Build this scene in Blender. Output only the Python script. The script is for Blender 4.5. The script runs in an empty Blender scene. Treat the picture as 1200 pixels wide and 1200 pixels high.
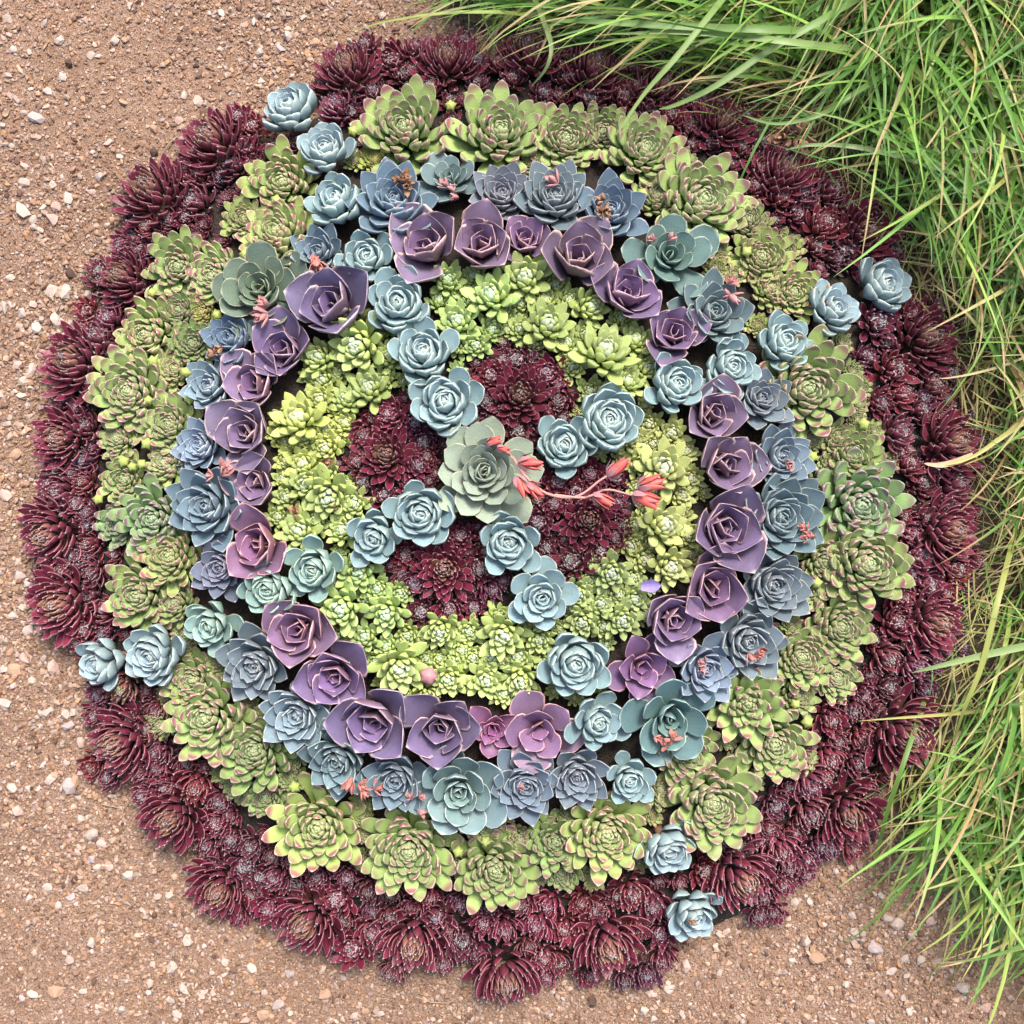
import bpy, math, random
import numpy as np
from mathutils import Vector, Quaternion, Matrix

R = math.radians
rng = np.random.default_rng(7)
random.seed(7)

# ------------------------------------------------------------------ camera, sky, sun, exposure
scene = bpy.context.scene
COL = scene.collection
H = 1.62                                   # camera height above the sand, metres; 1 px of the photo = 1 mm at ground
cam_d = bpy.data.cameras.new('camera')
cam = bpy.data.objects.new('camera', cam_d); COL.objects.link(cam)
cam.location = (0, 0, H); cam.rotation_euler = (0, 0, 0)
cam_d.sensor_fit = 'HORIZONTAL'
cam_d.angle = 2*math.atan(0.6/H)
cam_d.clip_start = 0.05; cam_d.clip_end = 500
scene.camera = cam

SUN_EL, SUN_AZ = R(58), R(20)              # azimuth from +Y (top of the picture) towards +X
w = bpy.data.worlds.new('World'); scene.world = w; w.use_nodes = True
nt = w.node_tree
sky = nt.nodes.new('ShaderNodeTexSky'); sky.sky_type = 'NISHITA'; sky.sun_disc = False
sky.sun_elevation = SUN_EL; sky.sun_rotation = SUN_AZ
sky.air_density = 1.0; sky.dust_density = 6.0; sky.ozone_density = 1.0
nt.nodes['Background'].inputs['Strength'].default_value = 0.108
nt.links.new(sky.outputs[0], nt.nodes['Background'].inputs['Color'])
sd = bpy.data.lights.new('sun', 'SUN'); sd.energy = 1.6; sd.angle = R(15); sd.color = (1.0, .95, .88)
sun = bpy.data.objects.new('sun', sd); COL.objects.link(sun)
dirv = Vector((math.sin(SUN_AZ)*math.cos(SUN_EL), math.cos(SUN_AZ)*math.cos(SUN_EL), math.sin(SUN_EL)))
sun.rotation_euler = dirv.to_track_quat('Z', 'Y').to_euler()
vs = scene.view_settings
vs.view_transform = 'Standard'; vs.look = 'None'; vs.gamma = 1.0; vs.use_curve_mapping = False
vs.exposure = 1.74

# ------------------------------------------------------------------ helpers
def dome(x, y):
    """height of the planted soil mound over the sand"""
    cx, cy = -0.002, -0.004
    q = ((x-cx)**2 + (y-cy)**2)/(0.56**2)
    return max(-0.01, 0.125*(1-q))

def dome_n(x, y):
    e = 0.004
    n = Vector((-(dome(x+e, y)-dome(x-e, y))/(2*e), -(dome(x, y+e)-dome(x, y-e))/(2*e), 1))
    return n.normalized()

def at(px, py, lift=0.0):
    """photo pixel -> the point of the mound surface (raised by lift) that it shows"""
    z = 0.05
    for _ in range(12):
        x = (px-600)/1000*(H-z)/H; y = (600-py)/1000*(H-z)/H
        z = max(dome(x, y), 0.0)+lift
    return Vector((x, y, z))

def mesh_np(name, V, Q, mats, mat_idx=None, attr=None, leafco=None, smooth=True):
    me = bpy.data.meshes.new(name)
    V = np.ascontiguousarray(V, dtype=np.float32); Q = np.ascontiguousarray(Q, dtype=np.int32)
    nf, k = Q.shape
    me.vertices.add(len(V)); me.vertices.foreach_set('co', V.ravel())
    me.loops.add(nf*k); me.loops.foreach_set('vertex_index', Q.ravel())
    me.polygons.add(nf)
    me.polygons.foreach_set('loop_start', np.arange(0, nf*k, k, dtype=np.int32))
    me.polygons.foreach_set('use_smooth', np.full(nf, smooth, dtype=bool))
    for m in (mats if isinstance(mats, (list, tuple)) else [mats]): me.materials.append(m)
    if mat_idx is not None: me.polygons.foreach_set('material_index', np.asarray(mat_idx, dtype=np.int32))
    if leafco is not None:
        a = me.attributes.new('leafco', 'FLOAT_VECTOR', 'POINT'); a.data.foreach_set('vector', np.asarray(leafco, np.float32).ravel())
    if attr is not None:
        a = me.attributes.new('tint', 'FLOAT_VECTOR', 'POINT'); a.data.foreach_set('vector', np.asarray(attr, np.float32).ravel())
    me.update(calc_edges=True); me.validate()
    return me

def add(name, me, parent=None):
    o = bpy.data.objects.new(name, me); COL.objects.link(o)
    if parent is not None: o.parent = parent
    return o

def thing(name, label, cat, group=None, loc=(0, 0, 0), quat=None):
    o = bpy.data.objects.new(name, None); COL.objects.link(o)
    o.empty_display_size = 0.02
    o.location = loc
    o.rotation_mode = 'QUATERNION'
    if quat is not None: o.rotation_quaternion = quat
    o['label'] = label; o['category'] = cat
    if group: o['group'] = group
    return o

# ------------------------------------------------------------------ materials
class NT:
    def __init__(s, name):
        s.m = bpy.data.materials.new(name); s.m.use_nodes = True
        s.t = s.m.node_tree; s.b = s.t.nodes['Principled BSDF']; s.out = s.t.nodes['Material Output']
    def n(s, kind, **kw):
        x = s.t.nodes.new(kind)
        for k, v in kw.items(): setattr(x, k, v)
        return x
    def link(s, a, b): s.t.links.new(a, b)
    def setin(s, sock, v):
        if hasattr(v, 'is_linked') or isinstance(v, bpy.types.NodeSocket): s.link(v, sock)
        else: sock.default_value = v
    def math(s, op, a, b=0.0, clamp=False):
        x = s.n('ShaderNodeMath', operation=op, use_clamp=clamp); s.setin(x.inputs[0], a); s.setin(x.inputs[1], b); return x.outputs[0]
    def ss(s, v, lo, hi):
        x = s.n('ShaderNodeMapRange', interpolation_type='SMOOTHSTEP'); s.setin(x.inputs['Value'], v)
        x.inputs['From Min'].default_value = lo; x.inputs['From Max'].default_value = hi; return x.outputs['Result']
    def mix(s, f, a, b, blend='MIX'):
        x = s.n('ShaderNodeMix', data_type='RGBA', blend_type=blend); x.clamp_factor = True
        s.setin(x.inputs[0], f)
        s.setin(x.inputs[6], a if not isinstance(a, tuple) else (*a, 1)); s.setin(x.inputs[7], b if not isinstance(b, tuple) else (*b, 1))
        return x.outputs[2]
    def noise(s, scale, detail=3, rough=.55, co='Object'):
        tc = s.n('ShaderNodeTexCoord'); x = s.n('ShaderNodeTexNoise')
        x.inputs['Scale'].default_value = scale; x.inputs['Detail'].default_value = detail; x.inputs['Roughness'].default_value = rough
        s.link(tc.outputs[co], x.inputs['Vector']); return x
    def attr(s, name):
        a = s.n('ShaderNodeAttribute', attribute_name=name); x = s.n('ShaderNodeSeparateXYZ'); s.link(a.outputs['Vector'], x.inputs[0]); return x.outputs

def leaf_mat(name, outer, inner, base, margin, m0=.84, mstr=.8, tip=None, t0=.7, t1=.92, under=None, rough=.55, spec=.35,
             var=.25, sss=.0, mott=.18, coat=0.0, tipstr=.85, tipmar=True, bump=.12, noise_scale=6.0, patch=None, pstr=.5):
    N = NT(name)
    u, v, und = N.attr('leafco'); age, rnd, _ = N.attr('tint')
    av = N.math('ABSOLUTE', u)
    col = N.mix(age, outer, inner)
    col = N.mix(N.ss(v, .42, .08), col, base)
    if under is not None: col = N.mix(N.math('MULTIPLY', und, .8), col, under)
    if tip is not None:
        tf = N.math('MULTIPLY', N.ss(v, t0, t1), N.math('MULTIPLY', N.math('ADD', N.math('MULTIPLY', rnd, .8), .45), tipstr), clamp=True)
        tf = N.math('MULTIPLY', tf, N.ss(age, 1.05, .6))
        col = N.mix(tf, col, tip)
    e = N.math('MULTIPLY', N.ss(av, m0, .99), N.ss(v, .15, .45))
    if tipmar: e = N.math('MAXIMUM', e, N.ss(v, .93, .995))
    col = N.mix(N.math('MULTIPLY', e, mstr), col, margin)
    if patch is not None:                                   # rubbed or stained wax
        pn = N.noise(3.3, 6, .72); col = N.mix(N.math('MULTIPLY', N.ss(pn.outputs['Fac'], .55, .68), pstr), col, patch)
    nz = N.noise(noise_scale, 4, .6)
    br = N.math('ADD', N.math('MULTIPLY', nz.outputs['Fac'], 2*mott), 1-mott)
    br = N.math('MULTIPLY', br, N.math('ADD', N.math('MULTIPLY', rnd, var), 1-var/2))
    bc = N.n('ShaderNodeCombineColor'); [N.link(br, bc.inputs[i]) for i in range(3)]
    col = N.mix(1.0, col, bc.outputs[0], 'MULTIPLY')
    oi = N.n('ShaderNodeObjectInfo')
    col = N.mix(1.0, col, oi.outputs['Color'], 'MULTIPLY')
    col = N.mix(1.0, col, (ALB, ALB, ALB), 'MULTIPLY')
    N.link(col, N.b.inputs['Base Color'])
    N.b.inputs['Roughness'].default_value = rough
    N.b.inputs['Specular IOR Level'].default_value = spec*.75
    if sss:
        N.b.inputs['Subsurface Weight'].default_value = sss
        N.b.inputs['Subsurface Radius'].default_value = (1, .8, .4); N.b.inputs['Subsurface Scale'].default_value = .004
    n2 = N.noise(noise_scale*4, 3, .6)
    bp = N.n('ShaderNodeBump'); bp.inputs['Strength'].default_value = bump; bp.inputs['Distance'].default_value = .05
    N.link(n2.outputs['Fac'], bp.inputs['Height']); N.link(bp.outputs[0], N.b.inputs['Normal'])
    return N.m

def plain(name, c1, c2=None, scale=40, rough=.6, spec=.3, trans=0.0):
    N = NT(name)
    c2 = c2 or tuple(x*.7 for x in c1)
    nz = N.noise(scale, 4, .6)
    col = N.mix(N.ss(nz.outputs['Fac'], .35, .65), c1, c2)
    oi = N.n('ShaderNodeObjectInfo'); col = N.mix(1.0, col, oi.outputs['Color'], 'MULTIPLY'); col = N.mix(1.0, col, (ALB, ALB, ALB), 'MULTIPLY')
    N.link(col, N.b.inputs['Base Color']); N.b.inputs['Roughness'].default_value = rough; N.b.inputs['Specular IOR Level'].default_value = spec
    return N.m

ALB = .56                                   # real leaf and grit albedo against the tones listed below
M = {}
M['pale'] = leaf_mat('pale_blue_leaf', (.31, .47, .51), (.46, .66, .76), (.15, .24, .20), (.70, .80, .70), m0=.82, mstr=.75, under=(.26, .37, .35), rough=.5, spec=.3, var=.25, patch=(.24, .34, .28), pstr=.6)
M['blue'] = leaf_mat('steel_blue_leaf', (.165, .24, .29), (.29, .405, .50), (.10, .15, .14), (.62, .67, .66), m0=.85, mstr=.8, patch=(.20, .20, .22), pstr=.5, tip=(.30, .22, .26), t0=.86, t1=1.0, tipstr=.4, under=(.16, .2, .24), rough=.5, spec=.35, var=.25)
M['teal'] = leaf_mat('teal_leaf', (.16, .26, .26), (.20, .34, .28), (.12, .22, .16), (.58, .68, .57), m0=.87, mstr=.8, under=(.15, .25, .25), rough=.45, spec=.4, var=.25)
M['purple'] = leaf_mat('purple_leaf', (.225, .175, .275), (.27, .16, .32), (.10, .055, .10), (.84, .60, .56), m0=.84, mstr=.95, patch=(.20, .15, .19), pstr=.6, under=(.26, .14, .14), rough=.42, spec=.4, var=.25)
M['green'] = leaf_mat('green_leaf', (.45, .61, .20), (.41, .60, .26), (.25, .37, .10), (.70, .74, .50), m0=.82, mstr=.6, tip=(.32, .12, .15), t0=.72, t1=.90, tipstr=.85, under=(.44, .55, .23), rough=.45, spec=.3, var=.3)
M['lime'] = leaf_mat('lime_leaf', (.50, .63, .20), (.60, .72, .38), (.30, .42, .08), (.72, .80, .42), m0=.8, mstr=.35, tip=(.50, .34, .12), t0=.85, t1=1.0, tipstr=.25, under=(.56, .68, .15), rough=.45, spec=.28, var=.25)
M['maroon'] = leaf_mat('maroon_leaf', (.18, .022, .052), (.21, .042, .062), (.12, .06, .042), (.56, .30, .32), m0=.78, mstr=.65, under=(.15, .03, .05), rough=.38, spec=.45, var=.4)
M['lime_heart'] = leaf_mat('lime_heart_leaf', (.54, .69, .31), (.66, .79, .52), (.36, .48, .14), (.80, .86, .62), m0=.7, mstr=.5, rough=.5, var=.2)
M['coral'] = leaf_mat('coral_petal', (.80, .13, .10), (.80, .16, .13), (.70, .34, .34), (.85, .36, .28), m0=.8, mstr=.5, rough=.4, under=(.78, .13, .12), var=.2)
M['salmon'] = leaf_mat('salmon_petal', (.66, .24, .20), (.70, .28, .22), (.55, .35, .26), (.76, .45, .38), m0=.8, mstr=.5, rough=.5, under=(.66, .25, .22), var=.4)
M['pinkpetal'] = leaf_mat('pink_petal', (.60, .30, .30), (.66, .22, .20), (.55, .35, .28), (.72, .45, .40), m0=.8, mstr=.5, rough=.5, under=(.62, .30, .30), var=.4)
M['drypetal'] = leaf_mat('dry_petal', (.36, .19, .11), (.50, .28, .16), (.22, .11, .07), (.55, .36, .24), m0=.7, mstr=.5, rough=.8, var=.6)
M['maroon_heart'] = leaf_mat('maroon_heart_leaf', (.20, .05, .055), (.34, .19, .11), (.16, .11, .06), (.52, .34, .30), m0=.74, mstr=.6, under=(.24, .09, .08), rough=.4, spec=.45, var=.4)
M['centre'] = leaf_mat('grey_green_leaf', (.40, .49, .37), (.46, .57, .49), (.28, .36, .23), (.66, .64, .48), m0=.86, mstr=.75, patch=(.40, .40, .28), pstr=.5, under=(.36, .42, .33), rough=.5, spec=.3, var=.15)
M['hair'] = plain('white_hair', (.62, .58, .60), (.50, .42, .45), rough=.8, spec=.1)
M['bud'] = plain('coral_flower', (.72, .16, .13), (.60, .24, .25), scale=300, rough=.45)
M['stalk'] = plain('pink_stalk', (.58, .28, .27), (.50, .30, .22), scale=200, rough=.45)
M['pinkbract'] = plain('pink_bract', (.62, .33, .34), (.50, .22, .26), scale=300, rough=.5)
M['brown'] = plain('dry_brown', (.42, .24, .14), (.25, .13, .08), scale=300, rough=.7)
M['limebud'] = plain('lime_bud_skin', (.50, .60, .16), (.42, .52, .14), scale=300, rough=.4)
M['petal'] = plain('violet_petal', (.36, .28, .62), (.28, .22, .52), scale=300)

# ------------------------------------------------------------------ leaves and rosettes (unit radius)
VT = np.array([-1, -.9, -.5, 0, .5, .9, 1]); VB = np.array([.72, 0, -.72]); VV = np.concatenate([VT, VB]); NR = len(VV)
ISB = np.array([0]*7+[1]*3, float)
def leaf(L, W, T, pt, pw, cup, bend, crown=0.0, tipbend=0.0, keel=.3, ts=None, fold=0.0, wav=0.0, r=None):
    if ts is None: ts = np.array([0, .18, .38, .56, .72, .85, .94, .985, 1.0])
    w_ = np.interp(ts, pt, pw)*W*L
    # bend along the length
    th = bend*(ts**1.4)+tipbend*np.clip((ts-.75)/.25, 0, 1)**1.5
    dt = np.diff(ts, prepend=0)
    thm = np.concatenate([[th[0]], (th[1:]+th[:-1])/2])
    y = np.cumsum(np.cos(thm)*dt)*L; z = np.cumsum(np.sin(thm)*dt)*L
    thick = T*L*np.interp(ts, [0, .3, .7, .9, 1], [.55, 1, .9, .55, .1])
    x = w_[:, None]*VV[None, :]
    up = np.where(ISB[None, :] == 0, cup*w_[:, None]*VV**2 + crown*thick[:, None]*(1-VV**2), 0)
    dn = cup*w_[:, None]*VV**2 - thick[:, None]*np.sqrt(np.clip(1-VV**2, 0, 1))*(1+keel*(np.abs(VV) < .1))
    off = np.where(ISB[None, :] == 0, up, dn)
    if wav and r is not None:
        off = off + wav*w_[:, None]*np.sin(ts[:, None]*7+r.uniform(0, 6))*VV[None, :]
    ny, nz = -np.sin(th), np.cos(th)
    P = np.stack([x, y[:, None]+off*ny[:, None], z[:, None]+off*nz[:, None]], -1)
    n = len(ts)
    LC = np.stack([np.broadcast_to(VV, (n, NR)), np.broadcast_to(ts[:, None], (n, NR)), np.broadcast_to(ISB, (n, NR))], -1)
    i = np.arange(n-1)[:, None]*NR; j = np.arange(NR)[None, :]; j2 = (j+1) % NR
    F = np.stack([i+j, i+j2, i+NR+j2, i+NR+j], -1).reshape(-1, 4)
    return P.reshape(-1, 3), F, LC.reshape(-1, 3)

def lerp(a, b, f): return a+(b-a)*f
OBL = ([0, .15, .4, .62, .82, .93, 1], [.55, .6, .8, 1, .82, .48, .03])
SPOON = ([0, .12, .35, .62, .82, .92, .97, 1], [.5, .52, .72, 1, .92, .68, .34, .03])
POINT = ([0, .12, .35, .6, .78, .9, 1], [.42, .48, .76, 1, .78, .4, .02])
PERLE = ([0, .12, .35, .62, .80, .90, .96, 1], [.34, .42, .76, 1, .80, .46, .20, .01])
LANCE = ([0, .12, .35, .6, .8, .92, 1], [.6, .65, .88, 1, .72, .36, .02])

POINTR = ([0, .12, .35, .62, .82, .92, .97, 1], [.48, .5, .74, 1, .88, .52, .22, .01])
SP = {
 'pale': dict(n=38, L=(1, .38), lp=1.15, W=(.29, .40), T=.12, prof=SPOON, cup=.32, e=(14, 86), ep=.75, bend=(50, 20), h=(0, .26), r0=.16, crown=.4),
 'blue':   dict(n=38, L=(1, .30), lp=1.2, W=(.29, .36), T=.09, prof=POINT, cup=.30, e=(14, 84), ep=.8, bend=(38, 18), h=(0, .24), r0=.14, crown=.35),
 'teal':   dict(n=22, L=(1, .30), lp=1.1, W=(.34, .36), T=.09, prof=SPOON, cup=.22, e=(12, 78), ep=.9, bend=(28, 12), h=(0, .22), r0=.12, crown=.3),
 'purple': dict(n=12, L=(1, .40), lp=1.3, W=(.50, .54), T=.08, prof=PERLE, cup=.44, e=(38, 84), ep=.85, bend=(8, 8), h=(0, .06), r0=.14, crown=.35, tipbend=-16),
 'green': dict(n=84, L=(.78, .20), W=(.21, .28), T=.13, prof=OBL, cup=.20, e=(10, 84), ep=.72, bend=(42, 24), h=(0, .40), r0=.38, crown=.45, rp=.95),
 'lime': dict(n=38, L=(.76, .32), W=(.235, .31), T=.15, prof=LANCE, cup=.18, e=(2, 85), ep=.7, bend=(40, 44), h=(0, .32), r0=.32, crown=.5, rp=.9),
 'maroon': dict(n=60, L=(.92, .34), W=(.195, .20), T=.07, prof=LANCE, cup=.12, e=(-4, 74), ep=.75, bend=(26, 10), h=(0, .66), r0=.22, crown=.5, rp=.9),
 'maroff': dict(n=54, L=(.85, .26), W=(.17, .24), T=.09, prof=LANCE, cup=.2, e=(4, 86), ep=.7, bend=(55, 36), h=(0, .42), r0=.26, crown=.5, rp=.9),
 'centre': dict(n=44, L=(1, .24), W=(.29, .34), T=.06, prof=POINTR, cup=.18, e=(8, 82), ep=.8, bend=(26, 14), h=(0, .30), r0=.12, crown=.3),
 'flower': dict(n=9, L=(1, .6), W=(.24, .26), T=.08, prof=LANCE, cup=.4, e=(28, 80), ep=.9, bend=(20, 10), h=(0, .2), r0=.08, crown=.3, ej=9),
 'bell':   dict(n=5, L=(1, 1), W=(.22, .22), T=.05, prof=([0, .2, .5, .8, 1], [.7, 1, .95, .6, .04]), cup=.5, e=(76, 76), ep=1, bend=(24, 24), h=(0, 0), r0=.17, crown=.2, ej=.5, tipbend=-40),
}
def rosette(kind, seed, heart_from=.68, hair=0.0, **ov):
    """two vertex sets (outer leaves, heart) of a rosette with radius about 1"""
    p = dict(SP[kind]); p.update(ov); r = np.random.default_rng(seed)
    n = p['n']; az = r.uniform(0, 6.28); parts = [[], []]
    tips = []
    allP = []
    for i in range(n):
        f = i/(n-1)
        L = lerp(*p['L'], f**p.get('lp', 1.0))*r.uniform(.92, 1.06)
        W = lerp(*p['W'], f)*r.uniform(.93, 1.06)
        el = R(lerp(*p['e'], f**p['ep'])+r.normal(0, p.get('ej', 3.0)))
        bend = R(lerp(*p['bend'], f)+r.normal(0, 4))
        P, F, LC = leaf(L, W, p['T']*r.uniform(.9, 1.15)*(1+.25*f), *p['prof'], p['cup']*r.uniform(.8, 1.25), bend, p['crown'], R(p.get('tipbend', 0)), wav=p.get('wav', .05), r=r)
        # small twist round own axis
        tw = r.normal(0, R(6)); c, s = math.cos(tw), math.sin(tw)
        P = P @ np.array([[c, 0, -s], [0, 1, 0], [s, 0, c]])
        c, s = math.cos(el), math.sin(el)
        P = P @ np.array([[1, 0, 0], [0, c, s], [0, -s, c]])
        P[:, 1] += p['r0']*(1-f)**p.get('rp', .7); P[:, 2] += lerp(*p['h'], f**p.get('hp', .9))
        a = az+i*2.39996+r.normal(0, .10); c, s = math.cos(a), math.sin(a)
        P = P @ np.array([[c, s, 0], [-s, c, 0], [0, 0, 1]])
        T = np.tile(np.array([[f, r.uniform(), r.uniform()]]), (len(P), 1))
        parts[1 if f > heart_from else 0].append((P, F, LC, T)); allP.append(P)
        tips.append((P[-NR+3], a, f))
    A = np.concatenate(allP); rad = np.hypot(A[:, 0], A[:, 1]); sc = p['sc'] if 'sc' in p else 1/np.quantile(rad, .985)
    out = []
    for k in (0, 1):
        if not parts[k]: continue
        Vs, Fs, Ls, Ts, o = [], [], [], [], 0
        for P, F, LC, T in parts[k]:
            Vs.append(P*sc); Fs.append(F+o); Ls.append(LC); Ts.append(T); o += len(P)
        V = np.concatenate(Vs); Q = np.concatenate(Fs); LCs = np.concatenate(Ls); Tt = np.concatenate(Ts); mi = np.zeros(len(Q), int)
        if hair:
            hv, hf = [], []; o = len(V)
            for tp, a, f in tips:
                if (f > heart_from) != (k == 1): continue
                for q in range(4):
                    d = np.array([math.cos(a), math.sin(a), .6+f])*.5+r.normal(0, .7, 3); d /= np.linalg.norm(d)
                    ln = hair*r.uniform(.6, 1.5); s_ = np.cross(d, r.normal(0, 1, 3)); s_ /= np.linalg.norm(s_)+1e-9; s_ *= hair*.28
                    b = tp*sc - d*ln*.3
                    hv += [b-s_, b+s_, b+d*ln+s_*.25, b+d*ln-s_*.25]; hf.append([o, o+1, o+2, o+3]); o += 4
            if hv:
                V = np.concatenate([V, np.array(hv)]); Q = np.concatenate([Q, np.array(hf)]); mi = np.concatenate([mi, np.ones(len(hf), int)])
                LCs = np.concatenate([LCs, np.zeros((len(hv), 3))]); Tt = np.concatenate([Tt, np.zeros((len(hv), 3))])
        out.append((V, Q, LCs, Tt, mi))
    top = A[:, 2].max()*sc
    return out, top

def rosette_meshes(name, kind, seed, mats, hair=0.0, **ov):
    out, top = rosette(kind, seed, hair=hair, **ov)
    ms = []
    for k, (V, Q, LC, T, mi) in enumerate(out):
        m = [mats[k]] + ([M['hair']] if hair else [])
        ms.append(mesh_np(name+('_leaves' if k == 0 else '_heart'), V, Q, m, mi, T, LC))
    return ms[0], ms[1], top

def web_mesh(seed, rr=.34, zt=.72, n=46):
    """cobweb of white threads over the centre of a small houseleek, with a woolly tuft"""
    r = np.random.default_rng(seed); V = []; Q = []
    for i in range(n):
        a, b = r.uniform(0, 6.28, 2); ra, rb = r.uniform(.45, 1.0, 2)*rr
        p = np.array([ra*math.cos(a), ra*math.sin(a), zt+r.normal(0, .03)-.18*(ra/rr)**2]); q = np.array([rb*math.cos(b), rb*math.sin(b), zt+r.normal(0, .03)-.18*(rb/rr)**2])
        d = q-p; s_ = np.cross(d, [0, 0, 1]); s_ = s_/(np.linalg.norm(s_)+1e-9)*r.uniform(.010, .022)
        m = (p+q)/2+np.array([0, 0, .03]); o = len(V)
        V += [p-s_, p+s_, m+s_, m-s_, q+s_, q-s_]; Q += [[o, o+1, o+2, o+3], [o+3, o+2, o+4, o+5]]
    for i in range(46):                                     # short woolly tufts
        a = r.uniform(0, 6.28); ra = abs(r.normal(0, .42))*rr
        c = np.array([ra*math.cos(a), ra*math.sin(a), zt+.01-.15*(ra/rr)**2]); d = r.normal(0, 1, 3); d[2] = abs(d[2]); d /= np.linalg.norm(d)
        s_ = np.cross(d, r.normal(0, 1, 3)); s_ /= np.linalg.norm(s_); ln = r.uniform(.05, .12); o = len(V)
        V += [c-s_*.018, c+s_*.018, c+d*ln+s_*.006, c+d*ln-s_*.006]; Q.append([o, o+1, o+2, o+3])
    return mesh_np('cobweb', np.array(V), np.array(Q), M['hair'])

def lathe_mesh(name, prof, mat, n=8, lumps=0.0, seed=0, petals=0):
    r = np.random.default_rng(seed); V = []; Q = []
    for i, (z, rad) in enumerate(prof):
        for k in range(n):
            a = 6.2832*k/n; q = rad*(1+lumps*r.normal())*(1+(.18*math.cos(a*petals) if petals else 0))
            V.append((q*math.cos(a), q*math.sin(a), z))
    for i in range(len(prof)-1):
        for k in range(n): Q.append([i*n+k, i*n+(k+1) % n, (i+1)*n+(k+1) % n, (i+1)*n+k])
    return mesh_np(name, np.array(V), np.array(Q), mat)

def tube(path, rad0, rad1, n=7):
    path = [Vector(p) for p in path]; V = []; Q = []
    for i, p in enumerate(path):
        d = (path[min(i+1, len(path)-1)]-path[max(i-1, 0)]).normalized()
        a = d.orthogonal().normalized(); b = d.cross(a); rr = lerp(rad0, rad1, i/(len(path)-1))
        for k in range(n):
            t = 6.2832*k/n; V.append(tuple(p+a*rr*math.cos(t)+b*rr*math.sin(t)))
    for i in range(len(path)-1):
        for k in range(n): Q.append([i*n+k, i*n+(k+1) % n, (i+1)*n+(k+1) % n, (i+1)*n+k])
    return V, Q

def zrot(n, spin):
    return Vector((0, 0, 1)).rotation_difference(n) @ Quaternion((0, 0, 1), spin)

DISKS = []; ROOTS = {'maroon': [], 'green': [], 'lime': [], 'inner': []}
def place(px, py, Rpx, top, lean=0.0, jit=.06, out_dir=None, sink=.0):
    """world base point, orientation and radius for a rosette whose heart shows at pixel (px, py)"""
    DISKS.append((px, py, Rpx)); g = at(px, py, Rpx/1000*top*.8)
    n = dome_n(g.x, g.y)
    o = Vector((g.x, g.y, 0)); o = o.normalized() if o.length > .02 else Vector((0, 0, 0))
    n = (n + o*math.tan(lean) + Vector((random.gauss(0, jit), random.gauss(0, jit), 0))).normalized()
    rad = Rpx/1000*(H-g.z)/H
    base = g - n*(top*.8*rad) - Vector((0, 0, sink))
    return base, n, rad, g

# ------------------------------------------------------------------ ground
GW = []
_r = np.random.default_rng(3)
for _k in range(60):
    _f = _r.normal(0, 1, 2)*_r.choice([6, 14, 40, 90]); GW.append((_f[0], _f[1], .010/max(8, math.hypot(*_f)), _r.uniform(0, 6.28)))
def gz(x, y):
    """height of the uneven sand"""
    z = np.zeros_like(x)
    for fx, fy, a, p in GW: z = z+a*np.sin(fx*x+fy*y+p)
    return z-.004
def ground_mesh():
    c = np.concatenate([[-60, -20, -8, -4, -2, -1.4, -1.1], np.linspace(-.95, .95, 191), [1.1, 1.4, 2, 4, 8, 20, 60]])
    X, Y = np.meshgrid(c, c, indexing='xy'); Z = gz(X, Y)
    n = len(c); i, j = np.meshgrid(np.arange(n-1), np.arange(n-1), indexing='ij'); a = (i*n+j).ravel()
    return np.stack([X, Y, Z], -1).reshape(-1, 3), np.stack([a, a+1, a+n+1, a+n], -1)
N = NT('sandy_grit')
n1 = N.noise(9, 6, .6, 'Object'); n2 = N.noise(160, 5, .7); n3 = N.noise(520, 3, .7)
c = N.mix(N.ss(n1.outputs['Fac'], .35, .65), (.41, .26, .18), (.34, .21, .14))
c = N.mix(N.ss(n2.outputs['Fac'], .45, .68), c, (.54, .38, .29))
c = N.mix(N.ss(n3.outputs['Fac'], .48, .68), c, (.12, .06, .035))
c = N.mix(1.0, c, (ALB, ALB, ALB), 'MULTIPLY')
N.link(c, N.b.inputs['Base Color']); N.b.inputs['Roughness'].default_value = .9; N.b.inputs['Specular IOR Level'].default_value = .15
ad = N.math('ADD', n2.outputs['Fac'], N.math('MULTIPLY', n3.outputs['Fac'], .6))
bp = N.n('ShaderNodeBump'); bp.inputs['Strength'].default_value = .9; bp.inputs['Distance'].default_value = .004
N.link(ad, bp.inputs['Height']); N.link(bp.outputs[0], N.b.inputs['Normal'])
V, Q = ground_mesh(); g = add('sand_ground', mesh_np('sand_ground', V, Q, N.m)); g['kind'] = 'structure'; g['label'] = 'orange sandy ground'

N = NT('dark_soil')
n1 = N.noise(60, 5, .7); n2 = N.noise(240, 4, .7)
c = N.mix(n1.outputs['Fac'], (.012, .009, .007), (.045, .030, .020)); N.link(c, N.b.inputs['Base Color']); N.b.inputs['Roughness'].default_value = .95
bp = N.n('ShaderNodeBump'); bp.inputs['Strength'].default_value = 1; bp.inputs['Distance'].default_value = .01; N.link(n2.outputs['Fac'], bp.inputs['Height']); N.link(bp.outputs[0], N.b.inputs['Normal'])
M['soil'] = N.m
V = [(-.002, -.004, dome(0, 0))]; Q = []; na, nr_ = 72, 16
for i in range(1, nr_+1):
    for k in range(na):
        a = 6.2832*k/na; rr = .535*i/nr_; rr *= (1+.012*math.sin(5*a+1)+.01*math.sin(11*a)) if i > 12 else 1
        x, y = -.002+rr*math.cos(a), -.004+rr*math.sin(a); z = dome(x, y)-.004+random.gauss(0, .002)
        if i == nr_: z = -.012
        V.append((x, y, z))
for k in range(na): Q.append([0, 1+k, 1+(k+1) % na, 1+(k+1) % na])
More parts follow.
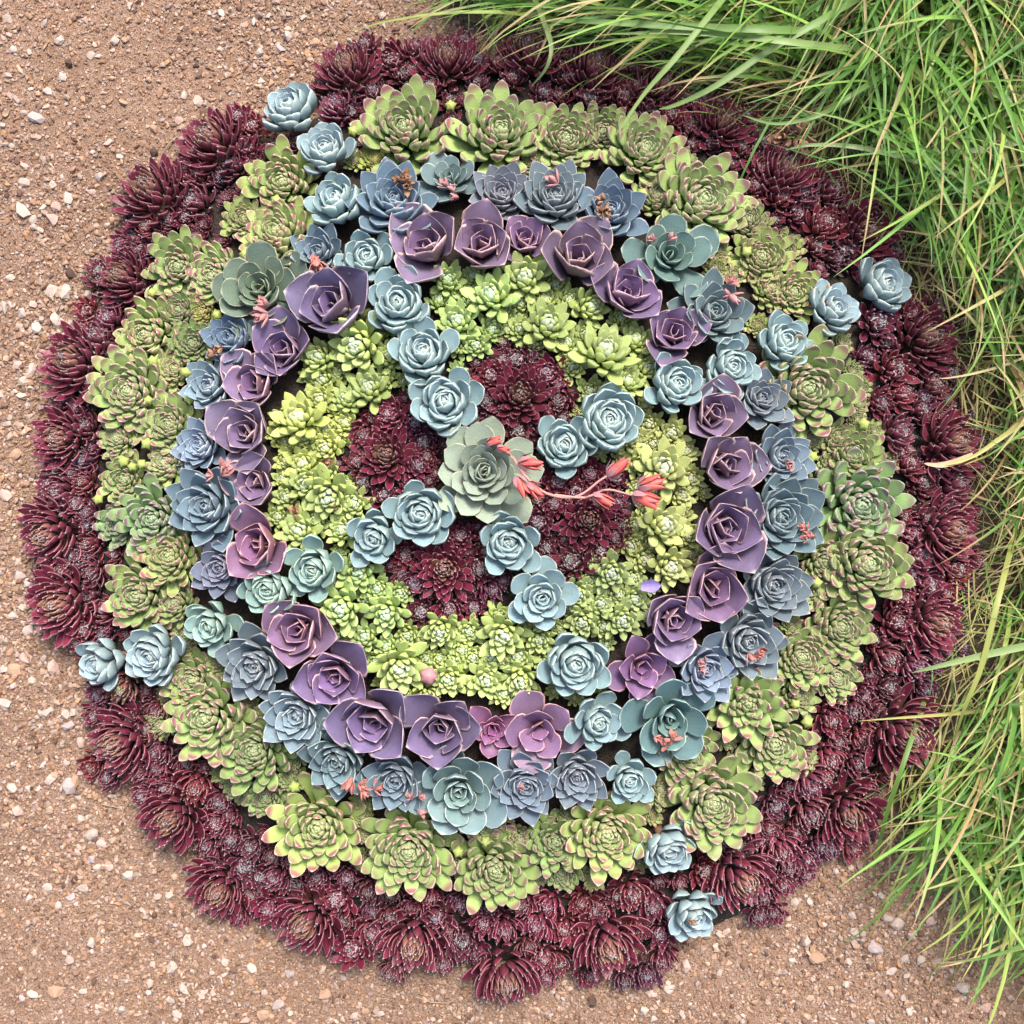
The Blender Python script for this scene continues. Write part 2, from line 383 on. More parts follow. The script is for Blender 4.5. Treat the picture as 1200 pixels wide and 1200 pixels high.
for i in range(1, nr_):
    for k in range(na): Q.append([1+(i-1)*na+k, 1+(i-1)*na+(k+1) % na, 1+i*na+(k+1) % na, 1+i*na+k])
me = bpy.data.meshes.new('soil'); me.from_pydata(V, [], [q if q[2] != q[3] else q[:3] for q in Q]); me.materials.append(M['soil']); me.update()
for p in me.polygons: p.use_smooth = True
s = add('soil_mound', me); s['kind'] = 'structure'; s['label'] = 'dark planting soil mound'

# turf soil under the grass
GP = [(520, -60), (545, 2), (640, 22), (760, 60), (860, 90), (940, 130), (1010, 195), (1075, 270), (1125, 360), (1165, 470), (1185, 600), (1175, 720), (1140, 830), (1075, 890), (1060, 930), (1100, 960), (1170, 1010), (1270, 1110), (1700, 1170), (1700, -700), (520, -700)]
def in_poly(x, y, P):
    c = False; j = len(P)-1
    for i in range(len(P)):
        if (P[i][1] > y) != (P[j][1] > y) and x < (P[j][0]-P[i][0])*(y-P[i][1])/(P[j][1]-P[i][1]+1e-12)+P[i][0]: c = not c
        j = i
    return c
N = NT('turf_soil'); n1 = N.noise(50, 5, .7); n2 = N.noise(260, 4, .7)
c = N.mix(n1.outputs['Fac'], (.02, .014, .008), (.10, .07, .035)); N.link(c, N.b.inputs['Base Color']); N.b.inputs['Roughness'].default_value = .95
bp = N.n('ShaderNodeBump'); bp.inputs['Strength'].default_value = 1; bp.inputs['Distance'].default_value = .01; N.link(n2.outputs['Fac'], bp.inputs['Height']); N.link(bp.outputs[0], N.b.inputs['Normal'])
TP = [(505, -70), (530, 18), (640, 60), (760, 110), (860, 150), (930, 220), (1000, 300), (1060, 400), (1090, 520), (1095, 650), (1080, 760), (1050, 880), (1040, 950), (1090, 985), (1150, 1035), (1270, 1125), (1700, 1190), (3000, 1190), (3000, -1500), (505, -1500)]
bm_pts = []
for k in range(len(TP)):
    (x0, y0), (x1, y1) = TP[k], TP[(k+1) % len(TP)]; m = max(1, int(math.hypot(x1-x0, y1-y0)/9)) if max(abs(x0), abs(x1)) < 1800 and min(y0, y1) > -400 else 4
    for q in range(m):
        f = q/m; bm_pts.append((lerp(x0, x1, f)+random.gauss(0, 4), lerp(y0, y1, f)+random.gauss(0, 4)))
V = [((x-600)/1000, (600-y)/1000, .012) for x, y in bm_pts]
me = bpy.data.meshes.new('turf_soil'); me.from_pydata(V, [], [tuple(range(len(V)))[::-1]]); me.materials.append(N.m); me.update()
o = add('turf_ground', me); o['kind'] = 'structure'; o['label'] = 'dark earth under the long grass'

#@@GRAVEL
# loose stones: thousands of small ones in one stuff object, the larger pale ones each an object
ICO = None
def ico():
    t = (1+5**.5)/2
    v = np.array([(-1, t, 0), (1, t, 0), (-1, -t, 0), (1, -t, 0), (0, -1, t), (0, 1, t), (0, -1, -t), (0, 1, -t), (t, 0, -1), (t, 0, 1), (-t, 0, -1), (-t, 0, 1)], float)
    v /= np.linalg.norm(v[0])
    f = np.array([(0, 11, 5), (0, 5, 1), (0, 1, 7), (0, 7, 10), (0, 10, 11), (1, 5, 9), (5, 11, 4), (11, 10, 2), (10, 7, 6), (7, 1, 8), (3, 9, 4), (3, 4, 2), (3, 2, 6), (3, 6, 8), (3, 8, 9), (4, 9, 5), (2, 4, 11), (6, 2, 10), (8, 6, 7), (9, 8, 1)])
    return v, f
IV, IF = ico()
N = NT('stone'); tr, tg, tb = N.attr('tint'); cc = N.n('ShaderNodeCombineColor')
for i, x in enumerate((tr, tg, tb)): N.link(x, cc.inputs[i])
nz = N.noise(300, 4, .6); br = N.math('ADD', N.math('MULTIPLY', nz.outputs['Fac'], .5*ALB), .75*ALB); bc = N.n('ShaderNodeCombineColor'); [N.link(br, bc.inputs[i]) for i in range(3)]
N.link(N.mix(1.0, cc.outputs[0], bc.outputs[0], 'MULTIPLY'), N.b.inputs['Base Color']); N.b.inputs['Roughness'].default_value = .8; N.b.inputs['Specular IOR Level'].default_value = .25
bp = N.n('ShaderNodeBump'); bp.inputs['Strength'].default_value = .4; bp.inputs['Distance'].default_value = .001; N.link(nz.outputs['Fac'], bp.inputs['Height']); N.link(bp.outputs[0], N.b.inputs['Normal'])
M['stone'] = N.m
STONE_COLS = np.array([(.58, .38, .27), (.54, .34, .23), (.20, .11, .08), (.57, .41, .34), (.62, .45, .34), (.48, .29, .18), (.42, .24, .145), (.52, .33, .22), (.38, .22, .15), (.54, .38, .28), (.56, .43, .36), (.46, .32, .26), (.28, .17, .12), (.60, .48, .42), (.50, .28, .15), (.50, .32, .21), (.45, .28, .18)])
def on_sand(x, y):
    return (x+.002)**2+(y+.004)**2 > .50**2 and not in_poly(x*1000+600, 600-y*1000, GP)
clump = [(rng.uniform(-.75, .75), rng.uniform(-.75, .75), rng.uniform(.05, .16)) for _ in range(40)]
clump += [((x-600)/1000, (600-y)/1000, .07) for x, y in ((40, 230), (30, 440), (60, 560), (20, 690), (60, 800), (60, 980), (210, 1150), (120, 1020), (300, 20), (330, 60), (1040, 1080), (560, 1180), (960, 1090), (1130, 1140))]
def stones(n, lo, hi, power, seed, flat=.7, cl=.35, far=False):
    r = np.random.default_rng(seed); pts = []
    while len(pts) < n:
        if r.uniform() < cl:
            cx, cy, s_ = clump[r.integers(len(clump))]; x, y = r.normal(cx, s_), r.normal(cy, s_)
        else: x, y = r.uniform(-.78, .78, 2)
        if far:
            x, y = r.normal(0, 1.0, 2)
            if max(abs(x), abs(y)) < .74 or max(abs(x), abs(y)) > 2.4: continue
        if (far or abs(x) < .8 and abs(y) < .8) and on_sand(x, y): pts.append((x, y))
    pts = np.array(pts); sz = lo*(hi/lo)**(r.uniform(0, 1, n)**power)
    V = np.repeat(IV[None], n, 0)*(1+r.normal(0, .26, (n, 12, 1)))
    asp = np.stack([r.uniform(.75, 1.35, n), r.uniform(.55, 1.0, n), r.uniform(.4, .95, n)*flat/.7], -1)
    V = V*asp[:, None]*sz[:, None, None]*.5
    # random small tilt then spin
    a = r.uniform(0, 6.28, n); t = r.normal(0, .35, n)
    ct, st_ = np.cos(t)[:, None], np.sin(t)[:, None]; y = V[..., 1]*ct-V[..., 2]*st_; z = V[..., 1]*st_+V[..., 2]*ct
    ca, sa = np.cos(a)[:, None], np.sin(a)[:, None]; x = V[..., 0]
    V = np.stack([x*ca-y*sa, x*sa+y*ca, z], -1)
    V[..., :2] += pts[:, None]; V[..., 2] += (sz*asp[:, 2]*.25+gz(pts[:, 0], pts[:, 1]))[:, None]
    col = STONE_COLS[r.integers(0, len(STONE_COLS), n)]*r.uniform(.62, 1.12, (n, 1))
    return V, col, sz
VV_, CC_ = [], []
for (n, lo, hi, pw, sd_, cl) in ((64000, .0016, .0046, 1.1, 11, .3), (15000, .0042, .0092, 2.0, 12, .6), (16000, .003, .009, 1.6, 13, -1)):
    V, col, _ = stones(n, lo, hi, pw, sd_, cl=cl, far=cl < 0); VV_.append(V); CC_.append(col)
V = np.concatenate(VV_); col = np.concatenate(CC_); n = len(V)
Q = (IF[None]+np.arange(n)[:, None, None]*12).reshape(-1, 3)
o = add('gravel', mesh_np('gravel', V.reshape(-1, 3), Q, M['stone'], attr=np.repeat(col, 12, 0), smooth=False)); o['kind'] = 'stuff'; o['label'] = 'orange and pink grit and small stones on the sand'
#@@PEBBLES
# larger stones, read off the photograph: x, y, size px, colour key
PEB = [(150,5,9,'w'),(8,20,10,'w'),(10,40,9,'p'),(133,46,13,'w'),(69,47,13,'w'),(16,59,10,'w'),(105,63,10,'w'),(114,65,8,'w'),(34,60,7,'w'),(73,89,10,'w'),(10,88,8,'w'),(55,107,10,'p'),(18,116,11,'w'),(28,131,9,'w'),(43,138,14,'g'),(44,160,10,'p'),(214,110,10,'w'),(231,117,13,'p'),(208,139,11,'p'),(126,167,10,'p'),(141,183,8,'w'),(95,187,13,'t'),(27,193,11,'p'),(116,206,12,'g'),(28,212,12,'p'),(60,215,10,'w'),(79,231,12,'w'),(105,223,10,'p'),(24,247,17,'w'),(65,241,13,'p'),(37,256,11,'w'),(45,268,11,'w'),(60,255,13,'p'),(49,243,10,'w'),
(9,324,10,'w'),(22,365,13,'w'),(36,356,11,'p'),(63,374,20,'w'),(39,383,13,'w'),(75,340,17,'w'),(104,345,16,'w'),(57,340,14,'w'),(2,358,10,'w'),(33,433,14,'w'),(18,427,12,'p'),(24,447,14,'w'),(22,463,11,'w'),(29,475,9,'w'),(5,497,10,'w'),(27,506,9,'p'),(4,580,14,'p'),(17,533,12,'t'),(22,676,14,'g'),(33,684,13,'w'),(27,713,10,'w'),(14,721,9,'w'),(33,738,15,'w'),(26,771,14,'p'),(61,782,17,'p'),(36,798,10,'w'),(3,785,11,'w'),(15,784,16,'t'),(13,805,11,'p'),(3,824,13,'w'),(54,835,12,'w'),(76,836,12,'w'),(86,835,11,'w'),(80,850,14,'g'),(94,870,12,'p'),(76,895,11,'p'),
(12,924,13,'p'),(31,925,8,'w'),(79,922,18,'g'),(86,916,15,'t'),(57,915,12,'p'),(20,953,14,'p'),(93,962,12,'p'),(107,977,15,'w'),(90,936,8,'w'),(118,989,12,'p'),(105,1009,10,'g'),(112,1018,11,'p'),(149,1026,12,'w'),(96,1043,12,'w'),(54,1042,11,'w'),(81,1053,13,'g'),(67,1063,10,'w'),(198,1050,11,'w'),(184,1052,9,'p'),(226,1028,13,'w'),(106,1106,12,'w'),(80,1128,11,'w'),(204,1085,9,'g'),(220,1104,13,'w'),(201,1135,13,'w'),(175,1153,11,'p'),(214,1161,11,'w'),(239,1163,12,'w'),(199,1174,11,'w'),(248,1164,9,'p'),(36,1168,13,'p'),(62,1164,17,'t'),(96,1164,8,'w'),(142,1184,11,'w'),(206,1190,11,'w'),(263,1128,12,'w'),(249,1141,9,'w'),(295,1135,12,'w'),
(326,1177,13,'w'),(339,1141,11,'g'),(308,1190,16,'t'),(402,1145,9,'w'),(383,1165,14,'t'),(415,1190,11,'p'),(446,1188,9,'w'),(355,18,8,'w'),(338,40,12,'w'),(326,56,12,'g'),(303,60,9,'w'),(448,16,9,'w'),(368,48,12,'t'),(805,1134,14,'p'),(783,1162,11,'w'),(754,1186,11,'w'),(766,1196,9,'w'),(764,1166,12,'p'),(694,1174,13,'b'),(845,1098,9,'w'),(853,1095,10,'p'),(932,1059,9,'w'),(950,1059,8,'w'),(1033,1050,9,'w'),(1042,1076,13,'w'),(1053,1083,13,'w'),(1068,1097,16,'p'),(1075,1072,11,'w'),(1003,1094,12,'w'),(1027,1112,17,'g'),(944,1105,13,'w'),(958,1124,20,'t'),(1062,1125,10,'w'),(1082,1127,12,'w'),(1093,1081,12,'p'),(1138,1085,11,'w'),(1118,1082,9,'p'),(994,1157,11,'w'),(1047,1140,9,'w'),(1132,1160,15,'w'),(1175,1126,12,'p'),(1158,1185,14,'p'),(1190,1080,9,'w'),(1117,1140,10,'w'),(1179,1090,9,'w'),(929,1128,10,'w'),(1001,1074,10,'w'),(1060,1172,10,'g'),(1067,1188,9,'w'),(81,75,11,'b'),(80,318,15,'b'),(180,178,11,'b'),(85,1032,10,'b'),(22,1172,9,'g')]
PC = {'w': ((.58, .47, .40), 'pale cream'), 'p': ((.64, .44, .37), 'dull pink'), 'g': ((.50, .40, .38), 'greyish mauve'), 't': ((.52, .33, .22), 'tan'), 'b': ((.10, .06, .045), 'dark brown')}
PEBN = {'w': 'cream', 'p': 'pink', 'g': 'mauve', 't': 'tan', 'b': 'dark'}
for i, (x, y, sz, k) in enumerate(PEB):
    r = np.random.default_rng(5000+i)
    v = IV*(1+r.normal(0, .23, (12, 1)))*np.array([r.uniform(.9, 1.25), r.uniform(.7, 1), r.uniform(.45, .75)])*sz/2000*1.05
    a = r.uniform(0, 6.28); v = v @ np.array([[math.cos(a), math.sin(a), 0], [-math.sin(a), math.cos(a), 0], [0, 0, 1]])
    # one level of midpoint subdivision for a chipped, rounded stone
    f2, vv, mid = [], [tuple(q) for q in v], {}
    def mp(p, q):
        key = (min(p, q), max(p, q))
        if key not in mid:
            m = (np.array(vv[p])+np.array(vv[q]))/2*1.02*(1+r.normal(0, .045)); mid[key] = len(vv); vv.append(tuple(m))
        return mid[key]
    for A_, B_, C_ in IF:
        ab, bc_, ca = mp(A_, B_), mp(B_, C_), mp(C_, A_); f2 += [(A_, ab, ca), (ab, B_, bc_), (ca, bc_, C_), (ab, bc_, ca)]
    cl = np.array(PC[k][0])*r.uniform(.85, 1.1)
    me = mesh_np('pebble', np.array(vv), np.array(f2), M['stone'], attr=np.tile(cl, (len(vv), 1)), smooth=False)
    o = add('pebble', me); o.location = ((x-600)/1000, (600-y)/1000, float(gz(np.array((x-600)/1000), np.array((600-y)/1000)))+sz/2000*.28)
    o['label'] = f"{PC[k][1]} stone, among the larger loose stones on the sandy grit"; o['category'] = 'stone'; o['group'] = f'larger {PEBN[k]} stones on the sand'

#@@PLANTS
ORD = ['first', 'second', 'third', 'fourth', 'fifth', 'sixth', 'seventh', 'eighth', 'ninth', 'tenth', 'eleventh', 'twelfth']
def tinted(o, t, j=.07):
    k = 1+random.uniform(-j, j); o.color = (t[0]*k*(1+random.uniform(-j, j)*.4), t[1]*k, t[2]*k*(1+random.uniform(-j, j)*.4), 1)

def flower_bit(root, g, kind='bud', size=.011, n=3, seed=0):
    """little withered flower or coral bud poking from a rosette: g is a world point"""
    r = np.random.default_rng(seed)
    inv = (Matrix.Translation(root.location) @ root.rotation_quaternion.to_matrix().to_4x4()).inverted()
    m = {'bud': M['salmon'], 'brown': M['drypetal'], 'pink': M['pinkpetal']}[kind]
    for k in range(n):
        a, top = flower_mesh(m, seed*7+k, kind)
        o = add('flower_bud', a, root)
        p = inv @ (g+Vector((r.normal(0, .55), r.normal(0, .55), 0))*size)
        o.location = p; o.rotation_mode = 'QUATERNION'
        d = Vector((r.normal(0, 1), r.normal(0, 1), .7)).normalized(); o.rotation_quaternion = Vector((0, 0, 1)).rotation_difference(d); o.scale = [size*.85*r.uniform(.8, 1.2)]*3
def flower_mesh(m, seed, kind):
    r = np.random.default_rng(seed)
    out, top = rosette('flower', seed, heart_from=2.0, n=int(r.integers(6, 11)), e=(r.uniform(25, 52), 86), wav=.5 if kind == 'brown' else .1)
    V, Q, LC, T, mi = out[0]
    return mesh_np('flower_bud', V, Q, m, None, T, LC), top

def solo(kind, name, px, py, Rp, label, cat, group, seed, mat=None, tint=(1, 1, 1), lean=0.0, hf=.68, bud=None, jit=.07, **ov):
    m = M[mat or kind]
    a, b, top = rosette_meshes(name, kind, seed, (m, m), heart_from=hf, **ov)
    base, n, rad, g = place(px, py, Rp, top, lean, jit)
    base = base+n*{'pale': .011, 'purple': .006, 'centre': .012}.get(kind, .007)      # they stand on short stems
    t = thing(name, label, cat, group, base, zrot(n, random.uniform(0, 6.28)))
    l = add('leaves', a, t); h = add('heart', b, t)
    for o in (l, h): o.scale = (rad,)*3; o.color = (*tint, 1)
    # short stem into the soil
    me = lathe_mesh('stem', [(-.035, .0045), (0, .006), (top*rad*.35, .005)], M['brown'], n=8); add('stem', me, t)
    if bud: flower_bit(t, at(bud[0], bud[1], top*rad*1.0+.004), bud[2], bud[3] if len(bud) > 3 else .010, bud[4] if len(bud) > 4 else 3, seed)
    return t

CLOCKS = ['eleven', 'two', 'five', 'eight']
def runs(rows, fmt):
    pass
#@@PURPLE
PUR = {
 'eleven': [(497,284,46,'wide purple rosette with long folded inner leaves'),(563,281,38,'squarish dusky purple rosette'),(615,277,32,'narrow purple rosette squeezed between wider ones'),(681,298,45,'broad purple rosette with ochre leaf edges'),(738,340,41,'purple rosette with pointed cup-shaped leaves'),(792,388,40,'ragged purple rosette with twisted pointed leaves')],
 'two': [(838,484,37,'small cupped purple rosette'),(855,545,40,'purple rosette with curled side leaves'),(854,620,47,'large deep purple rosette with one folded leaf'),(842,693,46,'purple rosette with pinkish open heart'),(791,728,39,'purple rosette with neat pointed leaves'),(752,783,48,'glossy magenta purple star-shaped rosette')],
 'five': [(632,857,45,'pinkish mauve rosette with four spread leaves'),(578,855,30,'smallest purple rosette with bright magenta edges'),(515,856,50,'large bowl-shaped purple rosette with pink rims'),(435,850,46,'purple rosette with bluish lower leaf'),(390,796,45,'purple rosette with steep folded leaves'),(346,740,43,'purple rosette with bright pink heart')],
 'eight': [(298,639,41,'reddish purple rosette with long lower leaf'),(295,566,34,'narrow dark purple rosette'),(284,506,41,'purple rosette with wide grey-violet leaves'),(296,447,40,'purple rosette with upright inner cup'),(330,408,40,'dark violet rosette with deep cup'),(384,352,47,'large smoky violet rosette with small square heart')]}
pt = {'eleven': [(1, 1, 1), (1.05, 1, 1), (1.1, 1, 1.1), (1, 1, .95), (1, .95, 1.1), (.95, .9, 1)], 'two': [(1, 1, 1), (1, 1, 1), (.9, .9, 1), (1.05, .95, 1), (1, 1, 1.1), (1.0, .82, .98)],
      'five': [(1.2, 1.02, 1.05), (1.3, .82, 1.02), (.9, .95, 1.05), (.95, 1, 1.15), (1, .95, 1.15), (1.15, 1, 1.05)], 'eight': [(1.3, 1, 1.05), (1, 1, 1), (.95, 1, 1), (1.05, 1, 1.05), (.85, .85, 1), (.85, .95, 1.05)]}
for c in CLOCKS:
    for i, (x, y, r_, look) in enumerate(PUR[c]):
        sd_ = 100+CLOCKS.index(c)*10+i
        k = dict(n=[12, 11, 13, 12, 14][sd_ % 5], e=(random.uniform(32, 46), 84), cup=random.uniform(.36, .5), ej=5)
        if 'four spread' in look: k = dict(n=11, e=(10, 66), cup=.2)
        if 'star' in look or 'smallest' in look: k = dict(n=14, e=(10, 74), W=(.40, .44), tipbend=-22)
        solo('purple', 'purple_rosette_plant', x, y, min(r_, 46)*1.24+max(0, 38-r_)*.2, f"{look}, {ORD[i]} clockwise after the {c} o'clock blue arm", 'succulent', 'purple rosettes in a ring', sd_, tint=pt[c][i], **k)
#@@PALE
PAL = {
 'eleven': [(340,128,33,'pale blue rosette tipping onto gravel with one splayed leaf','outer end'),(381,177,34,'whitish blue rosette with broad lower leaf','second'),(395,236,34,'pale aqua rosette with closed oval heart','third'),(430,303,33,'pale aqua rosette with tight layered leaves','fourth'),(466,356,39,'pale aqua rosette with loose olive side leaves','fifth'),(497,413,39,'pale blue rosette with greyish papery heart','sixth'),(522,471,40,'pale blue rosette with rounded outer leaves, nearest the middle','seventh')],
 'two': [(1034,335,34,'pale blue rosette at the edge of the grass','outer end'),(975,364,35,'pale blue rosette with pinkish heart speck','second'),(918,402,34,'pale aqua rosette with upright oval leaves','third'),(856,429,36,'pale aqua rosette with spiral heart','fourth'),(792,451,38,'pale aqua rosette with many rounded leaves','fifth'),(714,493,37,'pale aqua rosette with olive lower leaves','sixth'),(661,523,36,'pale blue rosette with greenish side leaves, nearest the middle','seventh')],
 'five': [(811,1070,34,'whitish blue rosette leaning onto gravel with brown speck','outer end'),(782,993,36,'pale blue rosette with downward lower leaves','second'),(737,913,33,'pale rosette with dark gaps between leaves','third'),(700,847,38,'pale aqua rosette with long narrow heart','fourth'),(675,777,41,'large pale mint rosette with flat outer leaves','fifth'),(635,701,41,'large open sky-blue rosette','sixth'),(596,636,37,'pale blue rosette with grey scarred heart, nearest the middle','seventh')],
 'eight': [(119,777,34,'pale blue rosette lying on gravel','outer end'),(181,767,37,'pale blue rosette with folded crosswise leaves','second'),(248,732,34,'pale mint rosette with greyish upper leaves','third'),(316,690,33,'mint green rosette with loose leaves','fourth'),(367,668,36,'pale mint rosette with twisted heart','fifth'),(438,630,32,'small pale blue rosette with slanting heart','sixth'),(493,602,39,'pale blue rosette with large rounded leaves, nearest the middle','seventh')]}
for c in CLOCKS:
    for i, (x, y, r_, look, pos) in enumerate(PAL[c]):
        sd_ = 200+CLOCKS.index(c)*10+i
        lean = [.30, .16, .05, 0, 0, 0, 0][i]
        gt = (1, 1, 1) if c != 'eight' or i not in (3, 4, 2) else (1.0, 1.04, .9)
        if i < 2: gt = (1.05, 1.0, 1.03)
        k = dict(n=random.choice([30, 36, 42]), e=(random.uniform(6, 20), 87), bend=(random.uniform(44, 58), 20), ej=4)
        if 'open sky' in look: k = dict(n=26, e=(6, 80), bend=(34, 18), W=(.34, .4))
        tail = f"outermost of the {c} o'clock blue arm" if i == 0 else f"{c} o'clock blue arm" if i == 6 else f"{ORD[i]} from the outer end of the {c} o'clock arm"
        lb = f"{look}, {tail}"
        if len(lb.split()) > 16: lb = f"{' '.join(look.split()[:6])}, {tail}"
        solo('pale', 'pale_blue_rosette_plant', x, y, r_*1.11, lb, 'succulent', 'pale blue rosettes in four arms', sd_, bud=(975, 362, 'pink', .007, 2) if 'heart speck' in look else (808, 1074, 'brown', .009, 2) if 'brown speck' in look else None, tint=gt, lean=lean, **k)
#@@BLUE
BLU = {
 'eleven': [(461,231,46,'blue','steel blue rosette with withered brown flower',(474,206,'brown',.012,4)),(527,209,34,'teal','small teal rosette with pale pink lower leaves',(535,222,'pink',.010,3)),(588,225,32,'blue','small slate blue rosette',None),(651,228,40,'blue','blue rosette with pink outer leaves and pink bud',(660,212,'pink',.014,1)),(716,243,42,'blue','steel blue rosette with tan buds in its heart',(710,246,'brown',.011,4)),(785,298,48,'teal','large teal blue rosette with rounded leaves',(774,277,'pink',.009,2)),(838,365,42,'blue','blue-green rosette with salmon flower beside it',(862,342,'pink',.012,3))],
 'two': [(893,466,36,'blue','slate blue rosette with narrow leaves',None),(915,536,36,'blue','blue rosette with pink lower edge',(925,546,'pink',.009,2)),(918,606,47,'blue','large blue-grey rosette with salmon bud at its edge',(948,627,'bud',.010,3)),(908,686,40,'blue','blue rosette with mauve-edged leaves',None),(879,752,42,'blue','dusky blue rosette with salmon bud across it',(890,762,'bud',.012,3)),(828,785,38,'blue','pale slate rosette with pink speck in its heart',(824,778,'pink',.007,2)),(785,843,48,'teal','large teal rosette with coral flower on its lower side',(785,868,'bud',.012,3))],
 'five': [(676,911,33,'blue','tight slate blue rosette with white-edged leaves',None),(616,922,37,'blue','blue rosette with peach speck in its heart',(610,925,'pink',.007,1)),(538,928,50,'teal','largest teal rosette with bright pale leaf edges',None),(464,916,36,'blue','blue rosette with pink flower bit beside it',(487,942,'pink',.009,3)),(394,893,40,'blue','slate blue rosette with coral flower at its edge',(423,930,'bud',.012,4)),(346,840,37,'blue','blue rosette with layered bright leaves',None),(297,781,39,'blue','blue rosette with reddish outer leaves',None)],
 'eight': [(257,666,32,'blue','small grey-blue rosette with rose-like leaves',None),(240,593,44,'blue','large steel blue rosette with pink bit at its top',(256,556,'pink',.010,3)),(234,522,30,'blue','small powdery blue rosette with tiny offset',None),(244,453,31,'blue','small silvery blue rosette with tan outer leaves',None),(269,397,31,'blue','small dark blue rosette with brown dead leaf',(256,408,'brown',.012,2)),(373,294,31,'blue','small blue rosette with peach flower in its heart',(374,300,'bud',.011,3)),(302,336,50,'teal','dark green pointed rosette with magenta bud',(316,358,'pink',.016,2))]}
for c in CLOCKS:
    for i, (x, y, r_, kd, look, bud) in enumerate(BLU[c]):
        sd_ = 300+CLOCKS.index(c)*10+i
        tint = (1, 1, 1)
        if 'pink outer' in look or 'reddish' in look or 'mauve' in look: tint = (1.15, .98, 1.0)
        if 'silvery' in look or 'powdery' in look or 'bright' in look or 'pale slate' in look: tint = (1.3, 1.3, 1.35)
        if 'dark green' in look: tint = (.95, .85, .7)
        if 'dark blue' in look: tint = (.7, .75, .9)
        k = dict(n=random.choice([32, 38, 44])) if kd == 'blue' else dict(n=random.choice([20, 23, 26]))
        tint = tuple(v*random.uniform(.95, 1.06) for v in (tint[0]*random.uniform(.92, 1.15), tint[1], tint[2]*random.uniform(.95, 1.08)))
        t = solo(kd, 'blue_rosette_plant', x, y, r_*1.28, f"{look}, {ORD[i]} after the {c} o'clock arm", 'succulent', 'darker blue rosettes in a ring', sd_, mat=kd, tint=tint, bud=bud, **k)
        if 'tiny offset' in look:
            a, b, top = rosette_meshes('offset', 'blue', 399, (M['blue'], M['blue']))
            inv = (Matrix.Translation(t.location) @ t.rotation_quaternion.to_matrix().to_4x4()).inverted()
            of = add('offset', a, t); of.location = inv @ at(216, 541, .004); of.scale = (.014,)*3; h = add('heart', b, of)

#@@CENTRE
t = solo('centre', 'grey_green_rosette_plant', 568, 553, 68, 'large grey-green rosette with coral flower stalk in the very middle of the bed', 'succulent', None, 400, jit=.02)
inv = (Matrix.Translation(t.location) @ t.rotation_quaternion.to_matrix().to_4x4()).inverted()
def flower_stalk(root, px_path, lifts, r0, r1):
    pts = [inv @ at(x, y, l) for (x, y), l in zip(px_path, lifts)]
    # smooth by Catmull-Rom
    out = []
    for i in range(len(pts)-1):
        p0, p1, p2, p3 = pts[max(i-1, 0)], pts[i], pts[i+1], pts[min(i+2, len(pts)-1)]
        for s_ in np.linspace(0, 1, 6, endpoint=False):
            out.append(.5*((2*p1)+(p2-p0)*s_+(2*p0-5*p1+4*p2-p3)*s_**2+(3*p1-p0-3*p2+p3)*s_**3))
    out.append(pts[-1]); return tube(out, r0, r1)
def stalk_obj(name, px_path, lifts, r0, r1, parent):
    V, Q = flower_stalk(t, px_path, lifts, r0, r1); return add(name, mesh_np(name, np.array(V), np.array(Q), M['stalk']), parent)
st1 = stalk_obj('flower_stalk', [(586,526),(600,535),(614,556),(640,578),(675,582),(703,563),(714,556)], [.05,.075,.085,.085,.085,.085,.085], .0019, .0011, t)
st2 = stalk_obj('flower_stalk', [(650,580),(685,583),(710,574),(732,578),(746,582)], [.085,.086,.088,.088,.088], .0015, .0010, t)
def bell(px, py, lift, dx, dy, size, parent, mat='bud', dz=.15):
    out, _ = rosette('bell', px, heart_from=2.0, sc=1.0); V, Q, LC, T, mi = out[0]
    me = mesh_np('flower', V, Q, M['coral'], None, T, LC)
    o = add('flower', me, parent); o.location = inv @ at(px, py, lift); o.rotation_mode = 'QUATERNION'
    d = inv.to_3x3() @ Vector((dx, -dy, dz)).normalized(); o.rotation_quaternion = Vector((0, 0, 1)).rotation_difference(d); o.scale = (size,)*3
    # green-pink sepals at its base
    Vs, Qs = [], []
    for k in range(5):
        a = 1.2566*k; ca, sa = math.cos(a), math.sin(a); oo = len(Vs)
        for (rr, z, w_) in ((.10, -.10, .08), (.30, .06, .13), (.42, .30, .08), (.50, .46, .01)):
            for s_ in (-1, 1): Vs.append((rr*ca-s_*w_*sa, rr*sa+s_*w_*ca, z))
        for q in range(3): Qs.append([oo+2*q, oo+2*q+1, oo+2*q+3, oo+2*q+2])
    add('sepals', mesh_np('sepals', np.array(Vs), np.array(Qs), M['pinkbract']), o)
for args in ((610,542,.085,1,.12,.024,st1),(606,560,.085,.5,1,.022,st1),(620,567,.085,.7,.7,.021,st1),(714,556,.085,1,-.75,.025,st1),(750,570,.088,1,-.25,.026,st2),(744,580,.088,1,.4,.026,st2),(697,580,.085,1,.55,.021,st2)):
    x, y, l, dx, dy, s_, p = args; bell(x, y, l, dx, dy, s_, t)
for args in ((572,520,.062,.6,-.2,.016),(584,524,.064,1,.3,.014)):
    bell(*args, st1)
#@@CLUMPS
POOL = {}
def pool(kind, nvar, mats, hair=0.0, **ov):
    key = kind+mats[0].name
    if key not in POOL: POOL[key] = [rosette_meshes(kind, kind, 900+hash_(kind)+k, mats, hair=hair, **ov) for k in range(nvar)]
    return POOL[key]
def hash_(s_): return sum(ord(ch) for ch in s_)
WEBS = [web_mesh(k) for k in range(6)]

